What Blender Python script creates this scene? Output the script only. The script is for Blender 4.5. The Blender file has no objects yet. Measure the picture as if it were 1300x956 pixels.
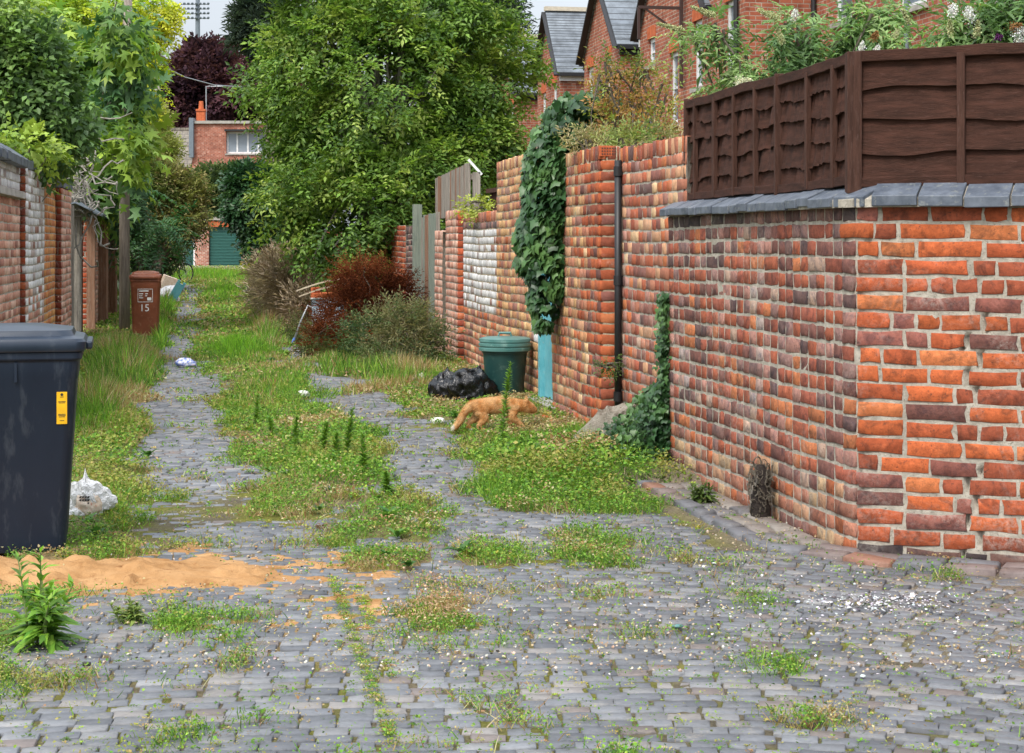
SKY_VAL = 1.0; SKY_GREY = (4.6, 5.0, 5.5); EXPOSURE = 0.7
import bpy, bmesh, math, random
import numpy as np
from mathutils import Vector, Matrix

scene = bpy.context.scene
COL = scene.collection
random.seed(7)
RS = np.random.RandomState(11)
F, EYE, CX, CY = 2200.0, 1.5, 650.0, 304.0      # focal length in photo pixels, eye height, principal column, horizon row
SL = 0.1805                                      # the alley runs this far left per metre ahead


def P(px, py, Y):
    return Vector(((px - CX) * Y / F, Y, EYE - (py - CY) * Y / F))


def GY(py):
    return EYE * F / (py - CY)


def U(u, Y, z=0.0):
    return Vector((u - SL * Y, Y, z))


def YU(px, u):                                   # depth at which lateral offset u shows in column px
    return F * u / (px - (CX - SL * F))


# ------------------------------------------------------------------ noise
def _h(ix, iy, iz, seed):
    n = (ix * 374761393 + iy * 668265263 + iz * 2147483647 + seed * 1274126177) & 0xffffffff
    n = ((n ^ (n >> 13)) * 1274126177) & 0xffffffff
    n = (n ^ (n >> 16)) & 0xffffffff
    return n.astype(np.float64) / 4294967295.0


def vn(x, y, z=0.0, seed=0):
    x = np.asarray(x, float); y = np.asarray(y, float); z = np.asarray(z, float) + np.zeros_like(x)
    x0, y0, z0 = np.floor(x), np.floor(y), np.floor(z)
    fx, fy, fz = x - x0, y - y0, z - z0
    fx, fy, fz = fx * fx * (3 - 2 * fx), fy * fy * (3 - 2 * fy), fz * fz * (3 - 2 * fz)
    a, b, c = x0.astype(np.int64), y0.astype(np.int64), z0.astype(np.int64)
    r = 0
    for i in (0, 1):
        for j in (0, 1):
            for k in (0, 1):
                w = (fx if i else 1 - fx) * (fy if j else 1 - fy) * (fz if k else 1 - fz)
                r = r + w * _h(a + i, b + j, c + k, seed)
    return r


def fbm(x, y, z=0.0, seed=0, o=4):
    s, a, t = 0, 1.0, 0
    for i in range(o):
        s = s + a * vn(np.asarray(x) * 2 ** i, np.asarray(y) * 2 ** i, np.asarray(z) * 2 ** i, seed + i)
        t += a; a *= .5
    return s / t


def sig(x):
    return 1 / (1 + np.exp(-np.clip(x, -30, 30)))


# ------------------------------------------------------------------ object helpers
def tag(o, label=None, cat=None, group=None, kind=None):
    if label: o['label'] = label
    if cat: o['category'] = cat
    if group: o['group'] = group
    if kind: o['kind'] = kind
    return o


def empty(name, loc=(0, 0, 0), rz=0.0):
    o = bpy.data.objects.new(name, None)
    COL.objects.link(o)
    o.location = loc
    o.rotation_euler = (0, 0, rz)
    o.empty_display_size = .1
    return o


def copy_tree(o, parent=None):
    c = o.copy(); COL.objects.link(c)
    if parent is not None: c.parent = parent
    for ch in list(o.children):
        copy_tree(ch, c)
    return c


def link(name, me, mat=None, parent=None, smooth=False):
    if mat is not None and not me.materials: me.materials.append(mat)
    o = bpy.data.objects.new(name, me)
    COL.objects.link(o)
    if parent is not None: o.parent = parent
    if smooth: me.shade_smooth()
    return o


def npmesh(name, V, T, mat, col=None, parent=None, smooth=False, k=None):
    """V (N,3) float, T (M,k) int"""
    me = bpy.data.meshes.new(name)
    V = np.ascontiguousarray(V, dtype=np.float32); T = np.ascontiguousarray(T, dtype=np.int32)
    k = T.shape[1]
    me.vertices.add(len(V)); me.vertices.foreach_set('co', V.ravel())
    me.loops.add(T.size); me.loops.foreach_set('vertex_index', T.ravel())
    me.polygons.add(len(T))
    me.polygons.foreach_set('loop_start', np.arange(0, T.size, k, dtype=np.int32))
    if smooth:
        me.polygons.foreach_set('use_smooth', np.ones(len(T), dtype=bool))
    me.update(calc_edges=True)
    if col is not None:
        a = me.attributes.new('col', 'FLOAT_COLOR', 'POINT')
        c = np.ones((len(V), 4), np.float32); c[:, :3] = col
        a.data.foreach_set('color', c.ravel())
    me.materials.append(mat)
    return link(name, me, None, parent)


class MB:
    """collects shapes, built as one mesh object"""
    def __init__(s):
        s.v = []; s.f = []

    def add(s, vs, fs):
        n = len(s.v); s.v += [tuple(v) for v in vs]; s.f += [tuple(i + n for i in f) for f in fs]
        return s

    def box(s, a, b, M=None):
        (x0, y0, z0), (x1, y1, z1) = a, b
        vs = [Vector(c) for c in ((x0, y0, z0), (x1, y0, z0), (x1, y1, z0), (x0, y1, z0), (x0, y0, z1), (x1, y0, z1), (x1, y1, z1), (x0, y1, z1))]
        if M is not None: vs = [M @ v for v in vs]
        return s.add(vs, ((0, 3, 2, 1), (4, 5, 6, 7), (0, 1, 5, 4), (1, 2, 6, 5), (2, 3, 7, 6), (3, 0, 4, 7)))

    def cbox(s, c, d, M=None, jit=0):
        c = Vector(c); d = Vector(d) / 2
        return s.box(c - d, c + d, M)

    def bar(s, p, q, w, h, up=(0, 0, 1)):
        p, q = Vector(p), Vector(q); d = (q - p); L = d.length
        if L < 1e-6: return s
        d /= L; r = d.cross(Vector(up))
        if r.length < 1e-4: r = d.cross(Vector((1, 0, 0)))
        r.normalize(); u = r.cross(d)
        M = Matrix((( d.x, r.x, u.x, p.x), (d.y, r.y, u.y, p.y), (d.z, r.z, u.z, p.z), (0, 0, 0, 1)))
        return s.box((0, -w / 2, -h / 2), (L, w / 2, h / 2), M)

    def tube(s, pts, rad, n=8, cap=True):
        pts = [Vector(p) for p in pts]
        if not isinstance(rad, (list, tuple)): rad = [rad] * len(pts)
        base = len(s.v); ref = None
        for i, p in enumerate(pts):
            d = (pts[min(i + 1, len(pts) - 1)] - pts[max(i - 1, 0)])
            if d.length < 1e-9: d = Vector((0, 0, 1))
            d.normalize()
            if ref is None:
                ref = d.cross(Vector((0, 0, 1)))
                if ref.length < .05: ref = d.cross(Vector((1, 0, 0)))
            ref = (ref - d * ref.dot(d)).normalized(); b = d.cross(ref)
            for k in range(n):
                a = 2 * math.pi * k / n
                s.v.append(tuple(p + (ref * math.cos(a) + b * math.sin(a)) * rad[i]))
        for i in range(len(pts) - 1):
            for k in range(n):
                a, b2 = base + i * n + k, base + i * n + (k + 1) % n
                s.f.append((a, b2, b2 + n, a + n))
        if cap:
            s.f.append(tuple(base + k for k in range(n))[::-1])
            s.f.append(tuple(base + (len(pts) - 1) * n + k for k in range(n)))
        return s

    def loft(s, rings, cap=True):
        base = len(s.v); n = len(rings[0])
        for r in rings: s.v += [tuple(p) for p in r]
        for i in range(len(rings) - 1):
            for k in range(n):
                a, b = base + i * n + k, base + i * n + (k + 1) % n
                s.f.append((a, b, b + n, a + n))
        if cap:
            s.f.append(tuple(base + k for k in range(n))[::-1])
            s.f.append(tuple(base + (len(rings) - 1) * n + k for k in range(n)))
        return s

    def prism(s, poly, y0, y1, M=None):
        """poly of (x,z) pushed through y"""
        n = len(poly)
        vs = [Vector((x, y0, z)) for x, z in poly] + [Vector((x, y1, z)) for x, z in poly]
        if M is not None: vs = [M @ v for v in vs]
        fs = [tuple(range(n)), tuple(range(2 * n - 1, n - 1, -1))] + [(i, i + n, (i + 1) % n + n, (i + 1) % n) for i in range(n)]
        return s.add(vs, fs)

    def build(s, name, mat, parent=None, smooth=False, bevel=0.0, col=None):
        me = bpy.data.meshes.new(name)
        me.from_pydata(s.v, [], s.f)
        bm = bmesh.new(); bm.from_mesh(me); bmesh.ops.recalc_face_normals(bm, faces=bm.faces); bm.to_mesh(me); bm.free()
        me.update()
        o = link(name, me, mat, parent, smooth)
        if bevel:
            m = o.modifiers.new('bevel', 'BEVEL'); m.width = bevel; m.segments = 2; m.limit_method = 'ANGLE'
        return o


def place_px(o, px, py):
    Y = GY(py); o.location = ((px - CX) * Y / F, Y, 0)


# ------------------------------------------------------------------ materials
def new_mat(name):
    m = bpy.data.materials.new(name); m.use_nodes = True
    nt = m.node_tree; b = nt.nodes['Principled BSDF']
    return m, nt, b


def N(nt, t, **kw):
    n = nt.nodes.new(t)
    for k, v in kw.items():
        if k.startswith('i_'):
            n.inputs[k[2:].replace('_', ' ')].default_value = v
        else: setattr(n, k, v)
    return n


def noise_node(nt, scale, detail=4, rough=.6, vec=None, dist=0.0):
    n = N(nt, 'ShaderNodeTexNoise'); n.inputs['Scale'].default_value = scale
    n.inputs['Detail'].default_value = detail; n.inputs['Roughness'].default_value = rough; n.inputs['Distortion'].default_value = dist
    if vec is not None: nt.links.new(vec, n.inputs['Vector'])
    return n


def ramp(nt, fac, stops):
    r = N(nt, 'ShaderNodeValToRGB'); nt.links.new(fac, r.inputs['Fac'])
    e = r.color_ramp.elements
    while len(e) < len(stops): e.new(.5)
    for i, (p, c) in enumerate(stops):
        e[i].position = p
        e[i].color = (c[0], c[1], c[2], 1) if isinstance(c, (tuple, list)) else (c, c, c, 1)
    return r


def mix(nt, fac, a, b, mode='MIX'):
    m = N(nt, 'ShaderNodeMix', data_type='RGBA', blend_type=mode)
    for sock, val in ((m.inputs[0], fac), (m.inputs[6], a), (m.inputs[7], b)):
        if isinstance(val, (int, float)): sock.default_value = val
        elif isinstance(val, tuple): sock.default_value = (*val, 1)
        else: nt.links.new(val, sock)
    return m.outputs[2]


def bump(nt, b, height, strength=.4, dist=.01):
    n = N(nt, 'ShaderNodeBump'); n.inputs['Strength'].default_value = strength; n.inputs['Distance'].default_value = dist
    nt.links.new(height, n.inputs['Height']); nt.links.new(n.outputs['Normal'], b.inputs['Normal'])
    return n


def mottled(name, c1, c2, scale=6, rough=.8, c3=None, bs=.3, bd=.004, spec=.4, metal=0.0, coords='Object', stretch=None, p=(.35, .65)):
    m, nt, b = new_mat(name)
    tc = N(nt, 'ShaderNodeTexCoord'); v = tc.outputs[coords]
    if stretch:
        mp = N(nt, 'ShaderNodeMapping'); mp.inputs['Scale'].default_value = stretch
        nt.links.new(v, mp.inputs['Vector']); v = mp.outputs['Vector']
    n1 = noise_node(nt, scale, 6, .65, v)
    r = ramp(nt, n1.outputs['Fac'], [(p[0], c1), (p[1], c2)])
    out = r.outputs['Color']
    if c3:
        n2 = noise_node(nt, scale * 3.1, 5, .7, v)
        r2 = ramp(nt, n2.outputs['Fac'], [(.56, 0.0), (.7, 1.0)])
        out = mix(nt, r2.outputs['Color'], out, c3)
    nt.links.new(out, b.inputs['Base Color'])
    b.inputs['Roughness'].default_value = rough; b.inputs['Specular IOR Level'].default_value = spec; b.inputs['Metallic'].default_value = metal
    n3 = noise_node(nt, scale * 6, 5, .7, v)
    bump(nt, b, n3.outputs['Fac'], bs, bd)
    return m


def colmat(name, rough=.85, scale=25, var=.35, bs=.5, bd=.004, spec=.3, bloom=None, bloom_scale=2.0, dark=None):
    """colour from the mesh's own per-piece colour, broken up by noise"""
    m, nt, b = new_mat(name)
    a = N(nt, 'ShaderNodeAttribute'); a.attribute_name = 'col'
    tc = N(nt, 'ShaderNodeTexCoord'); v = tc.outputs['Object']
    n1 = noise_node(nt, scale, 6, .7, v)
    r = ramp(nt, n1.outputs['Fac'], [(.3, 1 - var), (.7, 1 + var * .6)])
    out = mix(nt, 1.0, a.outputs['Color'], r.outputs['Color'], 'MULTIPLY')
    if dark:                                          # fired and weathered blotches inside single bricks
        n6 = noise_node(nt, 11, 5, .7, v, .8); r6 = ramp(nt, n6.outputs['Fac'], [(.50, (1.0, 1.0, 1.0)), (.60, (.64, .70, .80)), (.66, (.52, .58, .66))])
        out = mix(nt, 1.0, out, r6.outputs['Color'], 'MULTIPLY')
        n7 = noise_node(nt, 15, 4, .7, v, .5); r7 = ramp(nt, n7.outputs['Fac'], [(.56, (1.0, 1.0, 1.0)), (.68, (1.25, 1.35, 1.4))])
        out = mix(nt, 1.0, out, r7.outputs['Color'], 'MULTIPLY')
    if dark:
        n4 = noise_node(nt, scale * 2.2, 4, .75, v)
        r4 = ramp(nt, n4.outputs['Fac'], [(.57, 0.0), (.70, .85)])
        out = mix(nt, r4.outputs['Color'], out, dark)
    if bloom:
        n2 = noise_node(nt, bloom_scale, 8, .72, v, 1.0)
        r2 = ramp(nt, n2.outputs['Fac'], [(.54, 0.0), (.78, .6)])
        n5 = noise_node(nt, scale * 1.7, 5, .75, v)
        r5 = ramp(nt, n5.outputs['Fac'], [(.42, 0.0), (.6, 1.0)])
        f = mix(nt, 1.0, r2.outputs['Color'], r5.outputs['Color'], 'MULTIPLY')
        out = mix(nt, f, out, bloom)
    nt.links.new(out, b.inputs['Base Color'])
    b.inputs['Roughness'].default_value = rough; b.inputs['Specular IOR Level'].default_value = spec
    n3 = noise_node(nt, scale * 4, 6, .75, v)
    bump(nt, b, n3.outputs['Fac'], bs, bd)
    return m


def leafmat(name, trans=.35, rough=.5, spec=.35):
    m, nt, b = new_mat(name)
    a = N(nt, 'ShaderNodeAttribute'); a.attribute_name = 'col'
    nt.links.new(a.outputs['Color'], b.inputs['Base Color'])
    b.inputs['Roughness'].default_value = rough; b.inputs['Specular IOR Level'].default_value = spec
    t = N(nt, 'ShaderNodeBsdfTranslucent')
    t2 = mix(nt, 1.0, a.outputs['Color'], (1.25, 1.3, .7), 'MULTIPLY')
    nt.links.new(t2, t.inputs['Color'])
    ms = N(nt, 'ShaderNodeMixShader'); ms.inputs[0].default_value = trans
    nt.links.new(b.outputs[0], ms.inputs[1]); nt.links.new(t.outputs[0], ms.inputs[2])
    nt.links.new(ms.outputs[0], nt.nodes['Material Output'].inputs['Surface'])
    return m


def brickmat(name, c1, c2, mortar, bw=.24, bh=.082, ms=.012, var=None, rough=.9):
    """running brickwork on straight walls, in the wall's own coordinates"""
    m, nt, b = new_mat(name)
    tc = N(nt, 'ShaderNodeTexCoord'); sp = N(nt, 'ShaderNodeSeparateXYZ'); nt.links.new(tc.outputs['Object'], sp.inputs[0])
    ad = N(nt, 'ShaderNodeMath', operation='ADD'); nt.links.new(sp.outputs['X'], ad.inputs[0]); nt.links.new(sp.outputs['Y'], ad.inputs[1])
    cb = N(nt, 'ShaderNodeCombineXYZ'); nt.links.new(ad.outputs[0], cb.inputs['X']); nt.links.new(sp.outputs['Z'], cb.inputs['Y'])
    br = N(nt, 'ShaderNodeTexBrick'); nt.links.new(cb.outputs[0], br.inputs['Vector'])
    br.inputs['Color1'].default_value = (*c1, 1); br.inputs['Color2'].default_value = (*c2, 1); br.inputs['Mortar'].default_value = (*mortar, 1)
    br.inputs['Scale'].default_value = 1.0; br.inputs['Mortar Size'].default_value = ms; br.inputs['Brick Width'].default_value = bw
    br.inputs['Row Height'].default_value = bh; br.inputs['Mortar Smooth'].default_value = .3; br.inputs['Bias'].default_value = 0
    n1 = noise_node(nt, 1.3, 6, .7, tc.outputs['Object'])
    r = ramp(nt, n1.outputs['Fac'], [(.3, (.65, .62, .6)), (.55, (1.0, 1.0, 1.0)), (.75, (1.25, 1.2, 1.15))])
    out = mix(nt, 1.0, br.outputs['Color'], r.outputs['Color'], 'MULTIPLY')
    # odd pale and dark bricks
    wn = N(nt, 'ShaderNodeTexWhiteNoise', noise_dimensions='2D')
    q = []
    for ax, sz in (('X', bw / 2), ('Y', bh)):
        src = ad.outputs[0] if ax == 'X' else sp.outputs['Z']
        dv = N(nt, 'ShaderNodeMath', operation='DIVIDE'); nt.links.new(src, dv.inputs[0]); dv.inputs[1].default_value = sz
        fl = N(nt, 'ShaderNodeMath', operation='FLOOR'); nt.links.new(dv.outputs[0], fl.inputs[0]); q.append(fl)
    cq = N(nt, 'ShaderNodeCombineXYZ'); nt.links.new(q[0].outputs[0], cq.inputs['X']); nt.links.new(q[1].outputs[0], cq.inputs['Y'])
    nt.links.new(cq.outputs[0], wn.inputs['Vector'])
    rp = ramp(nt, wn.outputs['Value'], [(.0, (.6, .5, .5)), (.15, (.95, .9, .9)), (.85, (1.05, 1.05, 1.05)), (.93, (1.35, 1.7, 1.8)), (1.0, (1.5, 2.0, 2.2))])
    out = mix(nt, .8, out, rp.outputs['Color'], 'MULTIPLY')
    nt.links.new(out, b.inputs['Base Color']); b.inputs['Roughness'].default_value = rough; b.inputs['Specular IOR Level'].default_value = .2
    iv = N(nt, 'ShaderNodeMath', operation='SUBTRACT'); iv.inputs[0].default_value = 1; nt.links.new(br.outputs['Fac'], iv.inputs[1])
    bump(nt, b, iv.outputs[0], .6, .008)
    return m


def plain(name, c, rough=.5, spec=.5, metal=0.0, bs=.15, bd=.002, var=.12, scale=12):
    return mottled(name, tuple(x * (1 - var) for x in c), tuple(x * (1 + var) for x in c), scale, rough, None, bs, bd, spec, metal)


M = {}
M['brick'] = colmat('old_brick', .88, 28, .35, .8, .004, .25, (.55, .5, .44), 1.6, dark=(.05, .03, .025))
M['brick_r'] = colmat('worn_brick', .9, 24, .3, .6, .005, .2, (.6, .56, .5), 2.2)
M['mortar'] = mottled('lime_mortar', (.31, .28, .23), (.50, .455, .38), 22, .95, (.16, .15, .12), .8, .008, .1)
M['mortar_y'] = mottled('sandy_mortar', (.27, .22, .15), (.42, .36, .26), 18, .95, (.17, .16, .12), .8, .008, .1)
M['paver'] = colmat('blue_brick_paver', .6, 34, .22, .45, .003, .45, (.42, .36, .26), 5.0)
M['soil'] = colmat('mossy_soil', .97, 60, .45, 1.0, .012, .1)
M['leaf'] = leafmat('leaf', .35, .5, .4)
M['leaf_dull'] = leafmat('dull_leaf', .3, .7, .2)
M['ivy'] = leafmat('ivy_leaf', .2, .42, .45)
M['grass'] = leafmat('grass_blade', .35, .6, .25)
M['dry'] = leafmat('dead_foliage', .15, .9, .1)
M['bark'] = mottled('bark', (.10, .08, .06), (.22, .19, .15), 9, .95, (.30, .30, .24), 1.0, .02, .1, stretch=(3, 3, .6))
M['bark_pale'] = mottled('pale_bark', (.19, .17, .145), (.33, .31, .27), 9, .9, (.2, .2, .16), .6, .01, .1, stretch=(2, 2, .6))
M['grey_wood'] = mottled('weathered_wood', (.16, .14, .12), (.36, .32, .27), 5, .92, (.2, .22, .17), .8, .006, .15, stretch=(8, 8, .5))
M['green_wood'] = mottled('greenish_wood', (.14, .17, .14), (.24, .27, .22), 5, .9, (.3, .28, .22), .8, .006, .15, stretch=(8, 8, .5))
M['brown_wood'] = mottled('brown_wood', (.16, .08, .05), (.30, .17, .11), 5, .9, (.32, .28, .22), .8, .006, .15, stretch=(8, 8, .5))
M['fence'] = mottled('creosoted_wood', (.032, .014, .009), (.072, .030, .020), 7, .8, (.08, .04, .03), .9, .006, .18, stretch=(1, 1, 6))
M['fence_post'] = mottled('creosoted_post', (.042, .019, .013), (.085, .040, .028), 9, .8, (.10, .06, .05), .7, .005, .18, stretch=(6, 6, .6))
M['slate_blue'] = mottled('blue_coping', (.055, .068, .090), (.135, .155, .19), 10, .5, (.20, .21, .2), .5, .003, .5)
M['black_plastic'] = mottled('navy_black_plastic', (.007, .013, .027), (.011, .019, .036), 3, .5, (.040, .050, .068), .3, .0015, .3, stretch=(1, 1, .3))
M['black_lid'] = mottled('black_lid_plastic', (.010, .019, .036), (.019, .030, .05), 4, .36, (.035, .046, .065), .25, .0015, .45)
M['yellow'] = plain('yellow_sticker', (.75, .42, .01), .4)
M['ink'] = plain('black_ink', (.02, .02, .02), .5)
M['white_label'] = plain('white_print', (.6, .6, .58), .6)
M['brown_plastic'] = mottled('brown_plastic', (.15, .042, .018), (.21, .062, .028), 5, .45, (.25, .11, .06), .3, .002, .45)
M['green_plastic'] = mottled('dark_green_plastic', (.008, .040, .038), (.014, .060, .055), 4, .42, (.05, .10, .085), .3, .002, .5)
M['green_lid'] = mottled('pale_green_lid', (.055, .16, .15), (.11, .24, .22), 5, .35, (.2, .33, .3), .3, .002, .5)
M['rubber'] = plain('rubber', (.015, .015, .015), .8)
M['turquoise'] = mottled('turquoise_paint', (.10, .36, .42), (.16, .46, .52), 7, .5, (.30, .45, .45), .3, .002, .4)
M['black_iron'] = plain('black_pipe', (.012, .012, .014), .5)
M['rust_iron'] = plain('dark_brown_iron', (.045, .022, .018), .6)
M['white'] = mottled('white_paint', (.62, .63, .63), (.78, .79, .79), 5, .45, (.5, .5, .48), .1, .001, .4)
M['glass'] = None
M['concrete'] = mottled('concrete', (.28, .26, .23), (.42, .39, .35), 5, .9, (.2, .2, .18), .6, .004, .2)
M['house_brick'] = brickmat('victorian_red_brick', (.38, .125, .07), (.28, .085, .052), (.36, .27, .21), .23, .08, .010)
M['far_brick'] = brickmat('pinkish_red_brick', (.42, .14, .085), (.33, .10, .062), (.36, .25, .2), .23, .08, .012)
M['garage_brick'] = brickmat('pale_pink_brick', (.42, .17, .11), (.34, .11, .07), (.42, .34, .28), .23, .08, .014)
M['dark_green_paint'] = plain('dark_green_paint', (.012, .07, .06), .5)
M['garage_green'] = plain('green_garage_paint', (.035, .13, .11), .45)
M['lead'] = plain('lead_grey', (.14, .17, .20), .6)
M['steel'] = plain('galvanised_steel', (.36, .38, .40), .45, metal=.5)
M['cream'] = plain('cream_render', (.5, .44, .34), .85)
M['terracotta'] = mottled('terracotta', (.36, .08, .03), (.55, .15, .06), 9, .8, None, .3, .002, .2)
M['sand'] = mottled('orange_sand', (.30, .155, .06), (.46, .27, .125), 3.5, .97, (.19, .085, .03), 1.0, .012, .1)
M['stump'] = mottled('dead_wood', (.19, .165, .13), (.38, .345, .29), 10, .95, (.12, .10, .07), 1.0, .012, .1, stretch=(.7, 3, 3))


def glassmat(name, c, rough=.08):
    m, nt, b = new_mat(name)
    b.inputs['Base Color'].default_value = (*c, 1); b.inputs['Roughness'].default_value = rough; b.inputs['Specular IOR Level'].default_value = .9
    tc = N(nt, 'ShaderNodeTexCoord'); n = noise_node(nt, 1.5, 2, .5, tc.outputs['Object']); bump(nt, b, n.outputs['Fac'], .1, .01)
    return m


M['glass'] = glassmat('window_glass', (.10, .13, .16))
M['curtained'] = glassmat('curtained_glass', (.22, .26, .30), .15)


def slatemat(name, c1, c2, gap, bw=.3, bh=.17):
    m, nt, b = new_mat(name)
    tc = N(nt, 'ShaderNodeTexCoord'); sp = N(nt, 'ShaderNodeSeparateXYZ'); nt.links.new(tc.outputs['Object'], sp.inputs[0])
    cb = N(nt, 'ShaderNodeCombineXYZ'); nt.links.new(sp.outputs['X'], cb.inputs['X']); nt.links.new(sp.outputs['Z'], cb.inputs['Y'])
    br = N(nt, 'ShaderNodeTexBrick'); nt.links.new(cb.outputs[0], br.inputs['Vector'])
    br.inputs['Color1'].default_value = (*c1, 1); br.inputs['Color2'].default_value = (*c2, 1); br.inputs['Mortar'].default_value = (*gap, 1)
    br.inputs['Scale'].default_value = 1; br.inputs['Mortar Size'].default_value = .011; br.inputs['Brick Width'].default_value = bw; br.inputs['Row Height'].default_value = bh
    n1 = noise_node(nt, 2.5, 6, .7, tc.outputs['Object']); r = ramp(nt, n1.outputs['Fac'], [(.35, .6), (.7, 1.35)])
    nt.links.new(mix(nt, 1.0, br.outputs['Color'], r.outputs['Color'], 'MULTIPLY'), b.inputs['Base Color'])
    b.inputs['Roughness'].default_value = .6
    iv = N(nt, 'ShaderNodeMath', operation='SUBTRACT'); iv.inputs[0].default_value = 1; nt.links.new(br.outputs['Fac'], iv.inputs[1])
    bump(nt, b, iv.outputs[0], .7, .012)
    return m


M['slate'] = slatemat('roof_slate', (.12, .14, .165), (.19, .215, .24), (.05, .055, .06))
M['tile'] = slatemat('concrete_tile', (.17, .145, .115), (.22, .19, .15), (.06, .05, .045), .33, .28)

# ------------------------------------------------------------------ leaves
# template: x along the leaf, y across, z off its face (unit length, unit half width)
T_LEAF = (np.array([(0, 0, 0), (.45, .5, .12), (1, 0, -.08), (.45, -.5, .12)], float), [(0, 2, 1), (0, 3, 2)])
T_LONG = (np.array([(0, 0, 0), (.35, .5, .1), (.62, 0, .05), (.35, -.5, .1), (1, 0, -.2)], float), [(0, 2, 1), (0, 3, 2), (1, 2, 4), (2, 3, 4)])
T_IVY = (np.array([(0, 0, 0), (-.12, .42, .02), (.25, .62, -.03), (.48, .3, .06), (1, 0, -.12), (.48, -.3, .06), (.25, -.62, -.03), (-.12, -.42, .02), (.35, 0, .1)], float),
         [(8, 0, 1), (8, 1, 2), (8, 2, 3), (8, 3, 4), (8, 4, 5), (8, 5, 6), (8, 6, 7), (8, 7, 0)])
T_FIG = (np.array([(0, 0, 0), (.05, .55, -.05), (.32, .2, .06), (.72, .62, -.1), (.6, .16, .06), (1.05, 0, -.15), (.6, -.16, .06), (.72, -.62, -.1), (.32, -.2, .06), (.05, -.55, -.05), (.3, 0, .1)], float),
         [(10, i, (i + 1) % 10) for i in range(10)])
T_DOCK = (np.array([(0, -.06, 0), (0, .06, 0), (.35, -.5, .10), (.35, .5, .10), (.35, 0, .04), (.7, -.42, .08), (.7, .42, .08), (.7, 0, .03), (1, 0, -.12)], float), [(0, 1, 4), (0, 4, 2), (1, 3, 4), (2, 4, 7), (2, 7, 5), (4, 3, 6), (4, 6, 7), (5, 7, 8), (7, 6, 8)])
T_BLADE = (np.array([(0, -.5, 0), (0, .5, 0), (.55, -.4, .06), (.55, .4, .06), (1, 0, .25)], float), [(0, 1, 3), (0, 3, 2), (2, 3, 4)])


def unit(a):
    return a / np.maximum(np.linalg.norm(a, axis=1, keepdims=True), 1e-9)


def rdir(n, rs=RS):
    return unit(rs.normal(size=(n, 3)))


def leafmesh(name, O, D, Nn, L, W, tmpl, col, mat, parent=None):
    """a mesh of many leaves: O origins, D directions, Nn face normals, L lengths, W widths"""
    tv, tf = tmpl; n = len(O); k = len(tv)
    D = unit(D); S = unit(np.cross(Nn, D)); Z = np.cross(D, S)
    L = np.broadcast_to(L, (n,)).reshape(n, 1, 1); W = np.broadcast_to(W, (n,)).reshape(n, 1, 1)
    V = O[:, None, :] + D[:, None, :] * tv[None, :, 0:1] * L + S[:, None, :] * tv[None, :, 1:2] * W + Z[:, None, :] * tv[None, :, 2:3] * L
    T = (np.array(tf)[None] + (np.arange(n) * k)[:, None, None]).reshape(-1, 3)
    c = np.repeat(col, k, axis=0)
    return npmesh(name, V.reshape(-1, 3), T, mat, c, parent)


def palette(cols, n, rs=RS, jit=.18, w=None):
    cols = np.array(cols, float)
    i = rs.choice(len(cols), n, p=None if w is None else np.array(w) / sum(w))
    return np.clip(cols[i] * (1 + rs.normal(0, jit, (n, 1))) * (1 + rs.normal(0, .06, (n, 3))), .003, .9)


def crown_pts(lobes, n, rs, shell=.55, scale=1.3, gap=.44, seed=0, flat=None):
    """points in a union of ellipsoids, mostly near the outside, with noise-made gaps"""
    lobes = np.array(lobes, float); vol = lobes[:, 3] * lobes[:, 4] * lobes[:, 5]
    out = []; od = []
    tot = 0
    while tot < n:
        m = n * 2
        k = rs.choice(len(lobes), m, p=vol ** .8 / (vol ** .8).sum())
        d = rdir(m, rs); r = shell + (1 - shell) * rs.rand(m) ** .7
        r = np.where(rs.rand(m) < .12, rs.rand(m), r)
        p = lobes[k, :3] + d * lobes[k, 3:6] * r[:, None]
        # break the outline
        nz = fbm(p[:, 0] * scale, p[:, 1] * scale, p[:, 2] * scale, seed, 3)
        q = p + d * ((nz - .5) * .6 * lobes[k, 3:6].min(axis=1))[:, None]
        # drop points deep inside other lobes
        ins = np.zeros(m, bool)
        for j in range(len(lobes)):
            e = (((q - lobes[j, :3]) / lobes[j, 3:6]) ** 2).sum(1)
            ins |= (e < .45 ** 2) & (k != j)
        g = vn(q[:, 0] * scale * 1.7, q[:, 1] * scale * 1.7, q[:, 2] * scale * 1.7, seed + 9)
        keep = (g > gap * .75) & ~(ins & (rs.rand(m) < .7))
        out.append(q[keep]); od.append(d[keep]); tot += keep.sum()
    return np.concatenate(out)[:n], np.concatenate(od)[:n]


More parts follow.
